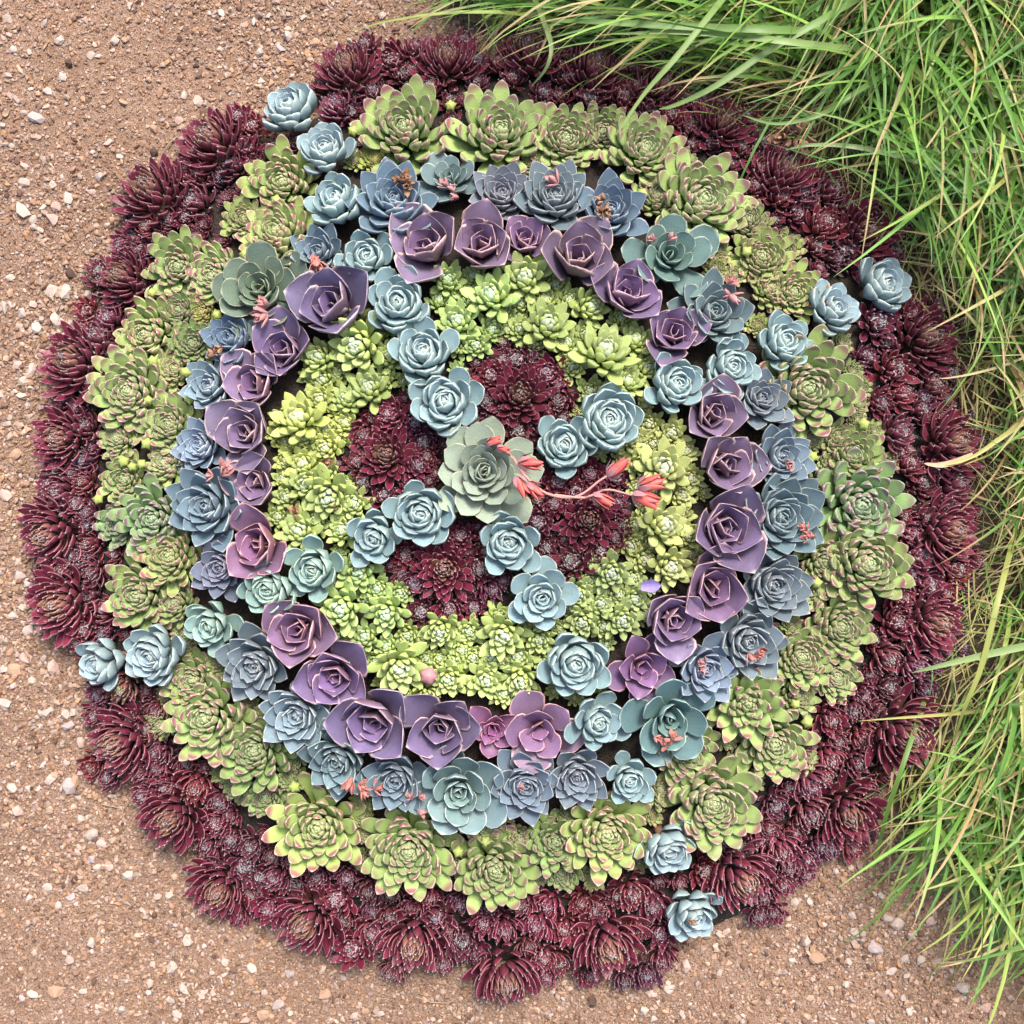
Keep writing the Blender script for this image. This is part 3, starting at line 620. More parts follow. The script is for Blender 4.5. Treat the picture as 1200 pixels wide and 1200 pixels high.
def sub_rosette(root, kind, px, py, Rp, mats, tint=(1, 1, 1), lean=0.0, jit=.14, nvar=6, hair=0.0, web=False, name='offset', lift=0.0, **ov):
    a, b, top = random.choice(pool(kind, nvar, mats, hair, **ov))
    base, n, rad, g = place(px, py, Rp, top, lean, jit)
    base.z += lift
    l = add(name, a, root); l.location = base-root.location; l.rotation_mode = 'QUATERNION'; l.rotation_quaternion = zrot(n, random.uniform(0, 6.28)); l.scale = (rad,)*3
    h = add('heart', b, l)
    k = random.uniform(.88, 1.12); c_ = (tint[0]*k, tint[1]*k, tint[2]*k, 1); l.color = c_; h.color = c_
    if web: add('cobweb', random.choice(WEBS), l)
    return l
#@@LIME
# twelve lime clumps: label, [(x, y, r), ...]
LIM = [
 ('starry lime clump touching the blue arm at eleven o\'clock, above the middle', [(575,345,30),(552,349,18),(535,375,26),(525,327,22),(535,335,16),(577,385,19),(557,405,18),(532,402,18),(590,365,18),(515,350,16),(553,322,16)]),
 ('lime clump of long pointed leaves under the narrow purple rosette', [(615,324,30),(651,332,18),(610,355,18),(585,325,16),(640,350,18),(630,310,16)]),
 ('lime clump with one round rosette just above the upper maroon cushion', [(642,377,30),(610,385,18),(668,350,18),(625,400,16),(665,400,18),(595,385,14)]),
 ('large flat lime rosette clump beside the two o\'clock blue arm', [(710,407,36),(695,360,23),(736,445,22),(760,430,20),(692,457,18),(745,395,22),(670,430,18),(715,455,18),(685,392,16),(757,408,16),(728,372,16)]),
 ('lime and orange-tinged clump under the dangling coral flowers', [(777,547,32),(742,512,22),(787,507,20),(805,527,18),(810,560,18),(750,545,18),(765,520,16),(800,580,18),(765,575,18),(748,570,14),(760,497,16)]),
 ('lime clump with a big pale rosette, below the orange-tinged clump', [(780,614,31),(807,627,18),(786,665,25),(740,640,18),(757,655,18),(810,650,16),(800,600,16),(760,597,16),(765,632,16),(745,615,14)]),
 ('dull lime clump of crowded rosettes with a violet petal on it', [(716,672,24),(677,697,22),(705,707,18),(742,677,16),(744,702,18),(729,727,23),(682,730,20),(690,680,16),(708,735,16),(725,697,16),(755,720,14),(668,715,14),(700,655,16)]),
 ('feathery lime clump between the five o\'clock arm and a pink bud clump', [(590,745,28),(575,770,20),(550,740,18),(570,797,24),(595,772,18),(632,750,20),(607,770,22),(610,800,24),(585,722,16),(555,770,16),(620,725,18),(640,775,16),(590,812,18)]),
 ('lime clump of tiny rosettes holding one round pinkish bud', [(470,785,31),(515,742,24),(477,745,16),(500,772,14),(515,772,14),(531,775,16),(542,762,17),(502,792,12),(525,797,22),(500,817,18),(450,800,16),(480,815,16),(540,800,16),(495,745,14)]),
 ('tall lime clump of stacked rosettes beside the eight o\'clock blue arm', [(420,670,26),(442,690,19),(400,714,30),(452,721,24),(427,745,22),(452,757,18),(410,772,20),(440,775,16),(395,745,18),(470,695,16),(388,690,16),(430,700,16)]),
 ('round lime clump with tan dry leaves, above the eight o\'clock arm', [(350,621,26),(359,566,24),(385,585,30),(335,582,20),(415,590,22),(370,610,18),(400,620,20),(325,605,16),(415,615,16),(380,555,18),(330,560,14),(405,565,16)]),
 ('yellowish lime clump of many small rosettes inside the dark purple ones', [(350,487,30),(375,467,20),(382,501,18),(404,494,18),(357,512,18),(381,525,20),(334,517,16),(355,542,22),(330,490,16),(390,475,16),(365,535,14),(335,540,16),(322,505,14),(395,515,16)]),
 ('lime clump led by one big rosette next to the large smoky violet rosette', [(417,407,33),(412,375,22),(372,417,24),(377,444,20),(432,452,27),(457,417,20),(405,465,20),(395,395,16),(450,445,16),(395,435,16),(360,440,14),(445,390,16)]),
]
mats = (M['lime'], M['lime_heart'])
for lb, rs in LIM:
    x, y, r0 = rs[0]; b, n, rad, g = place(x, y, r0, .5)
    t = thing('lime_houseleek_plant', lb, 'succulent', 'lime clumps in the inner ring', b)
    dull = (1, 1, 1)
    if 'dull' in lb: dull = (.88, .88, 1.0)
    if 'orange' in lb: dull = (1.03, .93, 1.0)
    if 'yellowish' in lb: dull = (1.1, 1.02, .9)
    if 'starry' in lb or 'tall' in lb: dull = (.92, 1.0, 1.0)
    ROOTS['lime'].append((t, x, y, dull))
    for i, (x, y, r_) in enumerate(rs):
        sub_rosette(t, 'lime', x, y, r_*1.26, mats, dull, name='rosette', web=False, jit=.16, lift=(r_-16)*.0009+random.uniform(-.003, .003))
    if 'pinkish bud' in lb:
        o = add('bud_offset', lathe_mesh('bud_offset', [(-.7, .5), (-.2, .95), (.2, 1), (.6, .75), (.9, .35), (1.0, .05)], M['pinkbract'], n=12, lumps=.03, seed=8, petals=5), t)
        o.location = at(502, 792, .022)-b; o.scale = (.0095,)*3; o['label'] = 'round pinkish bud'
    if 'tan dry' in lb:
        for k, (x, y) in enumerate(((392, 590), (381, 543), (345, 600))):
            o = add('dry_leaf', flower_mesh(M['drypetal'], 70+k, 'brown')[0], t); o.location = at(x, y, .018)-b; o.scale = (.010,)*3; o.rotation_euler = (.3, .2, k)
#@@GREEN
GRN = {
 'eleven': [('large apple-green rosette with long upper leaves', [(472,148,58),(440,185,18,1)], [(414,154)]),
            ('round pink-tipped green rosette', [(586,152,58)], [(549,112),(528,124)]),
            ('pink-edged green pair of rosettes', [(664,162,42),(707,152,32)], [(630,145)]),
            ('green rosette with red-tipped upright leaves', [(757,173,46),(772,225,28),(800,195,22)], [(753,227),(722,225)]),
            ('large green rosette with dark pink leaf tips', [(825,233,58),(878,255,26),(790,250,18)], []),
            ('yellowish green rosette among reddish offsets', [(893,300,36),(932,342,34),(905,335,24),(920,290,22)], [(875,295)])],
 'two': [('broad green rosette with purple centre', [(948,455,62),(985,512,22),(955,515,16)], [(952,535),(1012,497)]),
         ('upright rosette with pink leaf tips', [(1000,532,38),(975,545,18)], []),
         ('blue-green rosette under the upright pink-tipped one', [(1010,592,58)], []),
         ('large domed apple-green rosette', [(1017,660,58),(968,660,34),(947,692,22)], [(957,683)]),
         ('pair of green rosettes with red spots', [(940,770,40),(988,735,42),(982,795,30)], [(932,825)]),
         ('green rosette with thin pointed pink-tipped leaves', [(877,825,50),(937,815,26)], [(946,846)]),
         ('green rosette below the pointed one', [(908,872,48),(940,890,22)], []),
         ('green rosette with long red upper leaves', [(837,942,58),(808,882,40),(775,925,22)], [])],
 'five': [('large yellow-green rosette with long lower leaves', [(712,978,54)], []),
          ('small dull green rosette beside a large one', [(650,987,36),(660,1025,22)], []),
          ('pink-edged green rosette with a smaller one above', [(580,1020,52),(566,962,30),(610,985,18)], [(569,986)]),
          ('large green rosette with pinkish side leaves', [(479,998,56),(530,1010,20)], [(537,998)]),
          ('pale green rosette with thick lower leaves', [(372,970,58)], [(345,922)]),
          ('deep green rosette of packed leaves', [(297,880,48),(310,935,26),(275,925,20)], []),
          ('green rosette with spread upper leaves', [(240,842,54),(185,852,18)], []),
          ('loose green rosette with long upper leaves', [(225,797,38),(257,775,18)], [(205,815)])],
 'eight': [('green rosette with crowded upright leaves', [(160,698,46),(202,705,26)], []),
           ('green rosette with yellowish outer leaf', [(197,652,42)], []),
           ('grey-green rosette with dark centre', [(178,608,48),(137,615,28)], []),
           ('small loose rosettes with lime balls', [(145,562,32),(190,541,28)], [(145,541),(155,547),(166,544),(197,570),(115,585)]),
           ('round green rosette with tight centre', [(198,497,38)], [(172,520),(223,467)]),
           ('large green rosette with red spotted leaf tips', [(150,458,52),(135,512,26)], [(174,469),(218,436)]),
           ('pale green rosette with whitish edges', [(170,392,42),(203,430,24)], [(179,423)]),
           ('small deep green rosette', [(225,402,30),(207,362,28),(235,365,18,1)], [(255,369),(178,343)]),
           ('pair of green rosettes with brownish tips', [(207,312,42),(247,322,38)], [(287,298)]),
           ('yellow-green rosette above another dark-centred one', [(330,212,48),(322,268,44),(285,255,26)], [(324,235)])]}
mats = (M['green'], M['green']); ball = None
ball = lathe_mesh('bud_offset', [(-.6, .5), (-.2, .95), (.2, 1), (.6, .75), (.9, .35), (1.0, .05)], M['limebud'], n=10, lumps=.05, seed=3, petals=5)
seed = 600
for c in CLOCKS:
    for i, (look, rs, balls) in enumerate(GRN[c]):
        seed += 1
        x, y, r0 = rs[0][:3]
        dk = (1, 1, 1)
        if 'deep' in look or 'dull' in look: dk = (.8, .86, .85)
        if 'blue-green' in look or 'grey-green' in look: dk = (.85, .96, 1.15)
        if 'yellow' in look or 'pale' in look: dk = (1.1, 1.06, 1.0)
        k = dict(n=random.choice([74, 84, 94]))
        if 'thin pointed' in look: k = dict(n=56, prof=LANCE, W=(.18, .22), L=(.9, .25), r0=.24)
        if 'domed' in look: k = dict(n=92, h=(0, .55))
        a, b, top = rosette_meshes('green', 'green', seed, mats, **k)
        base, n, rad, g = place(x, y, r0, top, -.22, .09)
        t = thing('green_houseleek_plant', f"{look}, {ORD[i]} clockwise after the {c} o'clock arm", 'succulent', 'pink-tipped green plants in a ring', base)
        ROOTS['green'].append((t, x, y, dk)); q = zrot(n, random.uniform(0, 6.28))
        l = add('rosette', a, t); l.rotation_mode = 'QUATERNION'; l.rotation_quaternion = q; l.scale = (rad*1.14,)*3; h = add('heart', b, l)
        kk = random.uniform(.92, 1.08); l.color = h.color = (dk[0]*kk, dk[1]*kk, dk[2]*kk, 1)
        for e in rs[1:]:
            sub_rosette(t, 'green', e[0], e[1], e[2]*1.2, mats, dk if len(e) < 4 else (1.25, 1.2, .8), lean=-.15, jit=.15)
        for (bx, by) in balls:
            o = add('bud_offset', ball, t); p = at(bx, by, .024); o.location = p-base; o.scale = (random.uniform(.005, .0065),)*3; o.rotation_euler = (random.uniform(-.4, .4), random.uniform(-.4, .4), random.uniform(0, 6))
#@@MAROON
MAR = {
 'eleven': [('maroon clump with olive heart beside two pale blue rosettes', (408,85,42), [(395,130,22),(460,78,24),(380,105,18),(440,115,18),(430,60,18),(475,95,16),(415,140,16)]),
            ('maroon clump with tall brownish heart', (525,75,42), [(490,65,18),(505,110,18),(560,80,18),(545,55,18),(560,105,14),(485,90,14)]),
            ('bristly maroon clump with fine upright leaves', (620,65,42), [(665,100,20),(637,117,17),(585,80,18),(600,100,16),(650,60,16),(655,120,14)]),
            ('maroon clump with olive heart under grass blades', (697,85,42), [(730,120,20),(690,125,20),(735,85,18),(750,145,16),(665,75,16)]),
            ('dark maroon clump half hidden under grass', (775,110,36), [(782,142,22),(804,155,18),(745,110,18),(760,135,16),(810,125,18),(740,90,16)]),
            ('maroon clump of flat rosettes with bright white webs', (845,150,40), [(872,148,18),(804,150,16),(830,175,16),(860,120,18),(890,175,20),(865,178,16),(820,125,16),(880,130,14)]),
            ('glossy maroon clump with withered tan flower', (917,203,42), [(910,237,20),(935,232,18),(922,160,20),(890,205,18),(950,200,18),(880,225,16)]),
            ('low maroon clump of small webbed rosettes', (970,228,28), [(952,225,20),(961,265,28),(930,255,18),(985,245,20),(940,240,14),(975,290,18),(952,295,16)]),
            ('maroon clump with protruding pinkish bud', (1010,277,48), [(985,300,20),(975,310,16),(1040,300,18),(1000,315,16),(1030,245,18)])],
 'two': [('maroon clump with big olive-pink heart and white webs', (1080,398,48), [(1044,434,28),(1090,452,22),(1060,372,20),(1022,382,26),(1052,462,20),(1025,475,18),(1108,440,18),(1100,470,16),(1010,420,18),(1030,405,16),(1115,385,16),(1075,470,16),(1090,360,16)]),
         ('maroon clump with dry straw lying across it', (1112,520,46), [(1050,507,24),(1075,482,20),(1075,567,20),(1115,567,26),(1060,542,20),(1095,490,16),(1140,520,18),(1140,555,16),(1085,550,16),(1100,590,16),(1130,490,16),(1045,530,14)]),
         ('maroon clump with pale pointed bud towards the grass', (1108,622,46), [(1072,650,22),(1115,665,22),(1082,685,24),(1135,657,18),(1062,625,20),(1125,690,16),(1052,605,16),(1060,672,16),(1100,695,16),(1138,600,16),(1075,605,16)]),
         ('maroon clump with three webbed rosettes in a row', (1090,727,46), [(1044,725,24),(1034,769,24),(1067,779,22),(1075,805,18),(1035,802,20),(1055,748,16),(1050,700,18),(1120,755,16),(1020,745,16),(1090,775,16)]),
         ('largest glossy maroon rosette clump leaning to the grass', (1057,857,54), [(967,840,22),(992,830,20),(1005,862,20),(1000,890,20),(967,887,22),(1005,812,18),(975,865,16),(1035,900,18),(980,810,16),(1020,830,16),(1070,905,16),(945,860,16)]),
         ('maroon clump with rosy bud above the bare gravel', (988,950,46), [(944,917,24),(946,952,26),(904,939,20),(967,987,18),(992,987,18),(930,890,20),(920,915,16),(960,905,16),(1010,920,16),(925,970,18),(1010,975,14)]),
         ('low maroon cushion of small webbed rosettes only', (910,990,26), [(920,1010,22),(937,1000,20),(912,1030,20),(940,1018,16),(895,965,18),(890,1045,16),(955,985,16)]),
         ('dull maroon clump beside the outermost pale blue rosette', (868,1025,48), [(862,985,22),(840,985,20),(822,1012,20),(885,980,18),(845,1045,16),(900,1060,16),(830,1035,16),(885,1065,16)])],
 'five': [('bright maroon clump with olive side bud', (712,1102,48), [(660,1080,22),(700,1060,22),(740,1040,24),(762,1055,24),(770,1085,20),(772,1118,20),(755,1132,20),(655,1120,20),(640,1055,20),(680,1050,18),(745,1080,18),(720,1040,16),(690,1135,16),(730,1140,16)]),
          ('maroon clump hanging lowest over the gravel', (594,1140,46), [(627,1075,22),(592,1082,22),(637,1112,20),(567,1072,18),(610,1050,18),(560,1110,18),(620,1100,16),(575,1055,16),(640,1135,14)]),
          ('maroon clump with red-green heart and purple tips', (485,1098,48), [(512,1065,22),(542,1095,24),(540,1052,18),(460,1065,18),(485,1055,16),(520,1120,18),(450,1095,16),(505,1045,16),(460,1130,18),(525,1080,16)]),
          ('maroon clump with pink bud low on its side', (360,1073,46), [(397,1045,24),(406,1070,18),(415,1102,24),(439,1085,22),(435,1037,20),(325,1022,22),(320,1057,22),(350,1030,18),(375,1020,18),(440,1060,16),(410,1020,16),(390,1100,16),(300,1040,16),(460,1040,16)]),
          ('maroon clump with neat open star rosette', (262,1036,44), [(292,1008,22),(277,977,20),(300,985,18),(310,1020,16),(285,1065,16),(255,1005,16),(325,995,16)]),
          ('maroon clump with paired white webs above it', (206,953,46), [(200,916,22),(235,919,24),(260,958,20),(247,985,20),(262,935,18),(225,890,18),(190,895,16),(275,950,14),(175,925,18)]),
          ('maroon clump with greenish offset under the pale arm', (144,866,46), [(150,804,24,1),(122,810,20),(160,837,18),(120,835,18),(190,877,20),(180,850,18),(172,900,18),(115,895,18),(135,905,16),(190,830,16)])],
 'eight': [('large maroon clump with spiky side bud', (77,706,50), [(110,735,20),(82,667,20),(112,697,18),(130,712,18),(100,750,18),(60,670,18),(130,740,16),(115,670,18),(120,755,14)]),
           ('maroon clump with greenish brown heart', (63,627,46), [(110,637,20),(95,650,18),(112,615,18),(85,590,18),(105,655,16),(118,665,14)]),
           ('low reddish maroon clump of small offsets', (78,577,30), [(100,590,20),(68,570,20),(105,565,18),(92,555,16),(112,600,16),(60,590,18)]),
           ('maroon clump with narrow spiky leaves', (78,515,44), [(105,540,18),(110,500,18),(82,470,18),(100,480,16),(115,525,16),(75,550,16)]),
           ('maroon clump with tall striped heart and one white web', (91,424,50), [(120,395,28),(142,415,16),(130,430,18),(135,375,20),(115,450,18),(110,370,18),(125,460,14)]),
           ('maroon clump with pink bud and bright red leaves', (150,328,40), [(125,322,22),(150,292,20),(170,300,18),(175,340,16),(165,285,16),(145,355,16),(180,300,14)]),
           ('spreading maroon clump with long purple leaves', (181,227,50), [(231,240,24),(180,272,20),(205,265,18),(165,265,16),(215,210,16),(225,262,16),(195,285,14)]),
           ('maroon clump with pale green bud and purple leaves', (252,168,50), [(240,210,20),(275,200,20),(295,180,18),(285,145,18),(225,200,18),(265,215,16),(300,155,18),(305,200,14)])]}
MINNER = [('maroon cushion at the top of the inner four', (610,462,46), [(640,437,21),(655,470,21),(635,500,18),(605,420,20),(607,505,18),(575,440,19),(570,470,19),(580,495,17),(625,415,17),(655,450,15),(590,420,16),(660,490,14),(560,455,14)]),
          ('maroon cushion nearest the yellowish lime clump', (451,532,42), [(455,485,21),(425,510,19),(497,517,18),(490,545,18),(480,570,18),(450,580,19),(425,565,18),(418,540,16),(485,495,16),(435,490,15),(500,535,14),(465,585,14)]),
          ('maroon cushion above the tiny lime rosettes', (520,667,44), [(562,667,20),(475,650,18),(527,715,19),(492,717,18),(555,712,16),(577,692,17),(540,627,17),(485,685,18),(505,630,16),(570,645,16),(470,675,14),(590,680,13),(510,730,14)]),
          ('maroon cushion lying beneath the coral flower stalk', (690,610,42), [(630,612,21),(669,657,23),(640,642,17),(654,564,21),(692,555,19),(722,560,16),(650,590,17),(725,590,16),(720,630,17),(705,645,16),(675,575,17),(630,585,15),(730,615,14)])]
HM = (M['maroon'], M['maroon_heart']); OM = (M['maroon'], M['maroon'])
GM = (M['maroon_heart'], M['lime'])
seed = 800
def maroon_clump(label, main, offs, lean, group, kind_tint=(1, 1, 1)):
    global seed
    seed += 1
    if group.endswith('rim'):
        ex = lambda e: (597+(e[0]-597)*1.022, 602+(e[1]-602)*1.022)+tuple(e[2:])
        main = ex(main); offs = [ex(e) for e in offs]
    else: main = (main[0], main[1], main[2]*.9)
    x, y, r0 = main
    big = r0 > 31
    if big:
        flat = lean < .2
        a, b, top = rosette_meshes('maroon', 'maroon', seed, HM, hair=.035, heart_from=.62, **(dict(h=(0, .42), bend=(50, 34), W=(.17, .19), n=96, L=(.72, .28), r0=.36, e=(2, 80)) if flat else dict(n=random.choice([66, 74, 82]), W=(.165, .18), L=(.88, .32), r0=.26)))
    else: a, b, top = rosette_meshes('maroff', 'maroff', seed, OM, hair=.06)
    base, n, rad, g = place(x, y, r0, top, lean, .10)
    t = thing('maroon_houseleek_plant', label, 'succulent', group, base)
    l = add('rosette', a, t); l.rotation_mode = 'QUATERNION'; l.rotation_quaternion = zrot(n, random.uniform(0, 6.28)); l.scale = (rad*1.14,)*3
    h = add('heart', b, l); kk = random.uniform(.85, 1.25); l.color = h.color = (kind_tint[0]*kk, kind_tint[1]*kk, kind_tint[2]*kk, 1)
    if not big: add('cobweb', random.choice(WEBS), l)
    for e in offs:
        gr = len(e) > 3
        sub_rosette(t, 'maroff', e[0], e[1], e[2]*1.25, GM if gr else OM, (1, 1, 1) if gr else (random.uniform(.75, 1.2), 1, random.uniform(.85, 1.15)), lean=lean*.4, jit=.2, nvar=8 if not gr else 2, hair=.065, web=not gr, lift=random.uniform(-.006, .003))
    if not group.endswith('rim'): ROOTS['inner'].append((t, x, y, (1, 1, 1)))
    if group.endswith('rim'): ROOTS['maroon'].append((t, x, y, (1, 1, 1)))
    return t, base
for c in CLOCKS:
    for i, (lb, main, offs) in enumerate(MAR[c]):
        t, base = maroon_clump(lb + f", {ORD[i]} after the {c} o'clock arm" if len(lb.split()) <= 10 else lb, main, offs, .13, 'maroon clumps round the rim')
        if 'withered' in lb: flower_bit(t, at(936, 166, .045), 'brown', .017, 4, 31)
for lb, main, offs in MINNER:
    maroon_clump(lb, main, offs, .0, 'maroon cushions round the middle')

# offsets that close the gaps between the plants
def fill(kind, cx, cy, r_lo, r_hi, gap, rmin, rmax, rootk, mats, tries=6000, **kw):
    r = np.random.default_rng(hash_(kind)); made = 0
    for _ in range(tries):
        a = r.uniform(0, 6.2832); q = math.sqrt(r.uniform(r_lo**2, r_hi**2)); px, py = cx+q*math.cos(a), cy+q*math.sin(a)
        d = min(math.hypot(px-x, py-y)-R_*.82 for x, y, R_ in DISKS)
        if d < gap: continue
        t, x, y, tint = min(ROOTS[rootk], key=lambda e: math.hypot(px-e[1], py-e[2]))
        k = r.uniform(.85, 1.15)
        sub_rosette(t, kind, px, py, min(max(d*1.6, rmin), rmax), mats, tuple(k*v for v in tint), **kw); made += 1
    print('fill', kind, made)
for cx_, cy_ in ((610, 460), (458, 530), (523, 672), (683, 608)):
    fill('maroff', cx_, cy_, 0, 68, 1.5, 11, 15, 'inner', OM, tries=700, jit=.2, nvar=8, hair=.065, web=True)
fill('maroff', 597, 602, 462, 538, 5, 15, 24, 'maroon', OM, lean=.15, jit=.2, nvar=8, hair=.065, web=True)
fill('green', 581, 583, 358, 462, 5, 16, 30, 'green', (M['green'], M['green']), lean=-.15, jit=.15)
fill('lime', 570, 568, 130, 276, 3, 13, 20, 'lime', (M['lime'], M['lime_heart']), jit=.15, name='rosette')

# violet petal lying on the dull lime clump
p = at(762, 687, .032)
P, F, LC = leaf(.022, .34, .10, *LANCE, .5, .3); me = mesh_np('fallen_petal', P, F, M['petal'])
o = add('fallen_petal', me); o.location = p-Vector((.010, 0, 0)); o.rotation_euler = (0, .15, -1.5)
o['label'] = 'small violet petal fallen on the dull lime clump'; o['category'] = 'petal'
#@@GRASS
N = NT('grass_blade'); tr, tg, tb = N.attr('tint'); cc = N.n('ShaderNodeCombineColor')
for i, x in enumerate((tr, tg, tb)): N.link(x, cc.inputs[i])
gc = N.mix(1.0, cc.outputs[0], (ALB*1.22, ALB*1.22, ALB*1.15), 'MULTIPLY'); N.link(gc, N.b.inputs['Base Color']); N.b.inputs['Roughness'].default_value = .45; N.b.inputs['Specular IOR Level'].default_value = .35
tl = N.n('ShaderNodeBsdfTranslucent'); N.link(gc, tl.inputs['Color']); mx = N.n('ShaderNodeMixShader'); mx.inputs[0].default_value = .35
N.link(N.b.outputs[0], mx.inputs[1]); N.link(tl.outputs[0], mx.inputs[2]); N.link(mx.outputs[0], N.out.inputs['Surface'])
M['grass'] = N.m
NS = 9
def blades(root, ang, length, width, el0, droop, col, seed, side=.25, slack=0.0):
    """ribbon blades with a V fold; arrays of n. el0: start elevation, droop: how far it bends over, both radians"""
    r = np.random.default_rng(seed); n = len(ang); s_ = np.linspace(0, 1, NS)
    el = el0[:, None]-droop[:, None]*s_[None]**1.2
    az = ang[:, None]+(r.normal(0, side, n))[:, None]*s_[None]**1.5
    ds = length[:, None]/(NS-1)
    dx = np.cos(el)*np.cos(az)*ds; dy = np.cos(el)*np.sin(az)*ds; dz = np.sin(el)*ds
    X = root[:, 0:1]+np.cumsum(dx, 1)-dx; Y = root[:, 1:2]+np.cumsum(dy, 1)-dy; Z = root[:, 2:3]+np.cumsum(dz, 1)-dz
    Z = np.maximum(Z, .006+r.uniform(0, .02, n)[:, None])
    wp = np.interp(s_, [0, .15, .5, .85, 1], [.7, 1, .95, .5, .03])[None]*width[:, None]*.5
    tw = (r.normal(0, .5, n))[:, None]*s_[None]+r.normal(0, .35, n)[:, None]
    sx, sy = -np.sin(az), np.cos(az)
    ux, uy, uz = -np.sin(el)*np.cos(az), -np.sin(el)*np.sin(az), np.cos(el)
    lx, ly, lz = sx*np.cos(tw)+ux*np.sin(tw), sy*np.cos(tw)+uy*np.sin(tw), uz*np.sin(tw)
    P = np.empty((n, NS, 3, 3))
    for k, q in enumerate((-1, 0, 1)):
        fold = (abs(q)*.35-.17)*wp
        P[:, :, k, 0] = X+lx*wp*q+ux*fold; P[:, :, k, 1] = Y+ly*wp*q+uy*fold; P[:, :, k, 2] = Z+lz*wp*q+uz*fold
    k_ = H/(H-Z); rp = np.hypot(X*k_+.003, Y*k_); lim = np.where((Y*k_ > .38) & (X*k_ > -.06),   .515-slack, .56-slack)      # few blades hang far over the plants
    keep = ~((rp < lim).any(1)) | (r.uniform(size=n) < .04)
    P = P[keep]; col = col[keep]; n = len(P)
    i = np.arange(NS-1)[:, None]*3+np.arange(2)[None]
    F = np.stack([i, i+1, i+4, i+3], -1).reshape(-1, 4)
    F = (F[None]+(np.arange(n)*NS*3)[:, None, None]).reshape(-1, 4)
    grad = (1+.12*(s_-.5))[None, :, None, None]
    tip = (r.uniform(size=n) < .4)[:, None]*np.clip((s_[None]-r.uniform(.6, .95, n)[:, None])/.12, 0, 1)         # browned tips
    tip = tip[:, :, None, None]
    C = np.broadcast_to(col[:, None, None, :]*grad*(1-tip)+np.array([.50, .38, .20])*tip, (n, NS, 3, 3)).reshape(-1, 3)
    return P.reshape(-1, 3), F, C
GCOL = np.array([(.09, .21, .035), (.14, .31, .05), (.20, .40, .07), (.26, .46, .10), (.12, .28, .07), (.36, .48, .12), (.18, .37, .09)])
DRY = np.array([(.50, .48, .17), (.58, .50, .24), (.66, .54, .30), (.42, .43, .14), (.48, .34, .17)])
def zone(x, y):
    """(direction degrees, spread, dry share, length scale) for a root at photo pixel x, y"""
    if x < 680 and y < 60: return (200, 70, .12, .45)
    if x < 960 and y < 190: return (188, 26, .06, 1.15)
    if y < 260: return (255, 45, .10, 1.1)
    if y < 600: return (225, 75, .42, .8)
    if y < 760: return (215, 60, .38, .8)
    return (228, 40, .24, .82)
def grass_layer(n, seed, lenr, widr, dry_add, elr, drr, low=False):
    r = np.random.default_rng(seed); roots, ang, ln, wd, col = [], [], [], [], []
    while len(roots) < n:
        x, y = r.uniform(520, 1520), r.uniform(-330, 1170)
        if x > 1290 and r.uniform() < .5: continue
        if y < -60 and r.uniform() < .4: continue
        if not in_poly(x, y, GP) and not (low and in_poly(x, y, TP)): continue
        # thinner right at the bed edge
        d, sp, dry, ls = zone(x, y)
        roots.append(((x-600)/1000, (600-y)/1000, 0.0)); ang.append(R(d+r.normal(0, sp))); ln.append(r.uniform(*lenr)*ls); wd.append(r.uniform(*widr))
        c_ = DRY[r.integers(len(DRY))] if r.uniform() < dry+dry_add else GCOL[r.integers(len(GCOL))]
        col.append(c_*r.uniform(.75, 1.2))
    return blades(np.array(roots), np.array(ang), np.array(ln), np.array(wd), r.uniform(*elr, n), r.uniform(*drr, n), np.array(col), seed+1, slack=.04 if low else 0.0)
parts = [grass_layer(4200, 21, (.05, .13), (.0012, .003), .30, (.2, 1.2), (.6, 1.6), True),
         grass_layer(3000, 24, (.04, .10), (.001, .0022), .7, (.05, .8), (.3, 1.2), True),
         grass_layer(3800, 22, (.14, .27), (.002, .0052), 0, (.75, 1.35), (1.0, 1.9)),
         grass_layer(700, 23, (.20, .33), (.004, .0066), -.05, (.8, 1.3), (1.1, 1.9))]
V, F, C, o_ = [], [], [], 0
for P, f, c_ in parts: V.append(P); F.append(f+o_); C.append(c_); o_ += len(P)
o = add('grass', mesh_np('grass', np.concatenate(V), np.concatenate(F), M['grass'], attr=np.concatenate(C))); o['kind'] = 'stuff'; o['label'] = 'long tangled green and straw-coloured grass beside the bed'

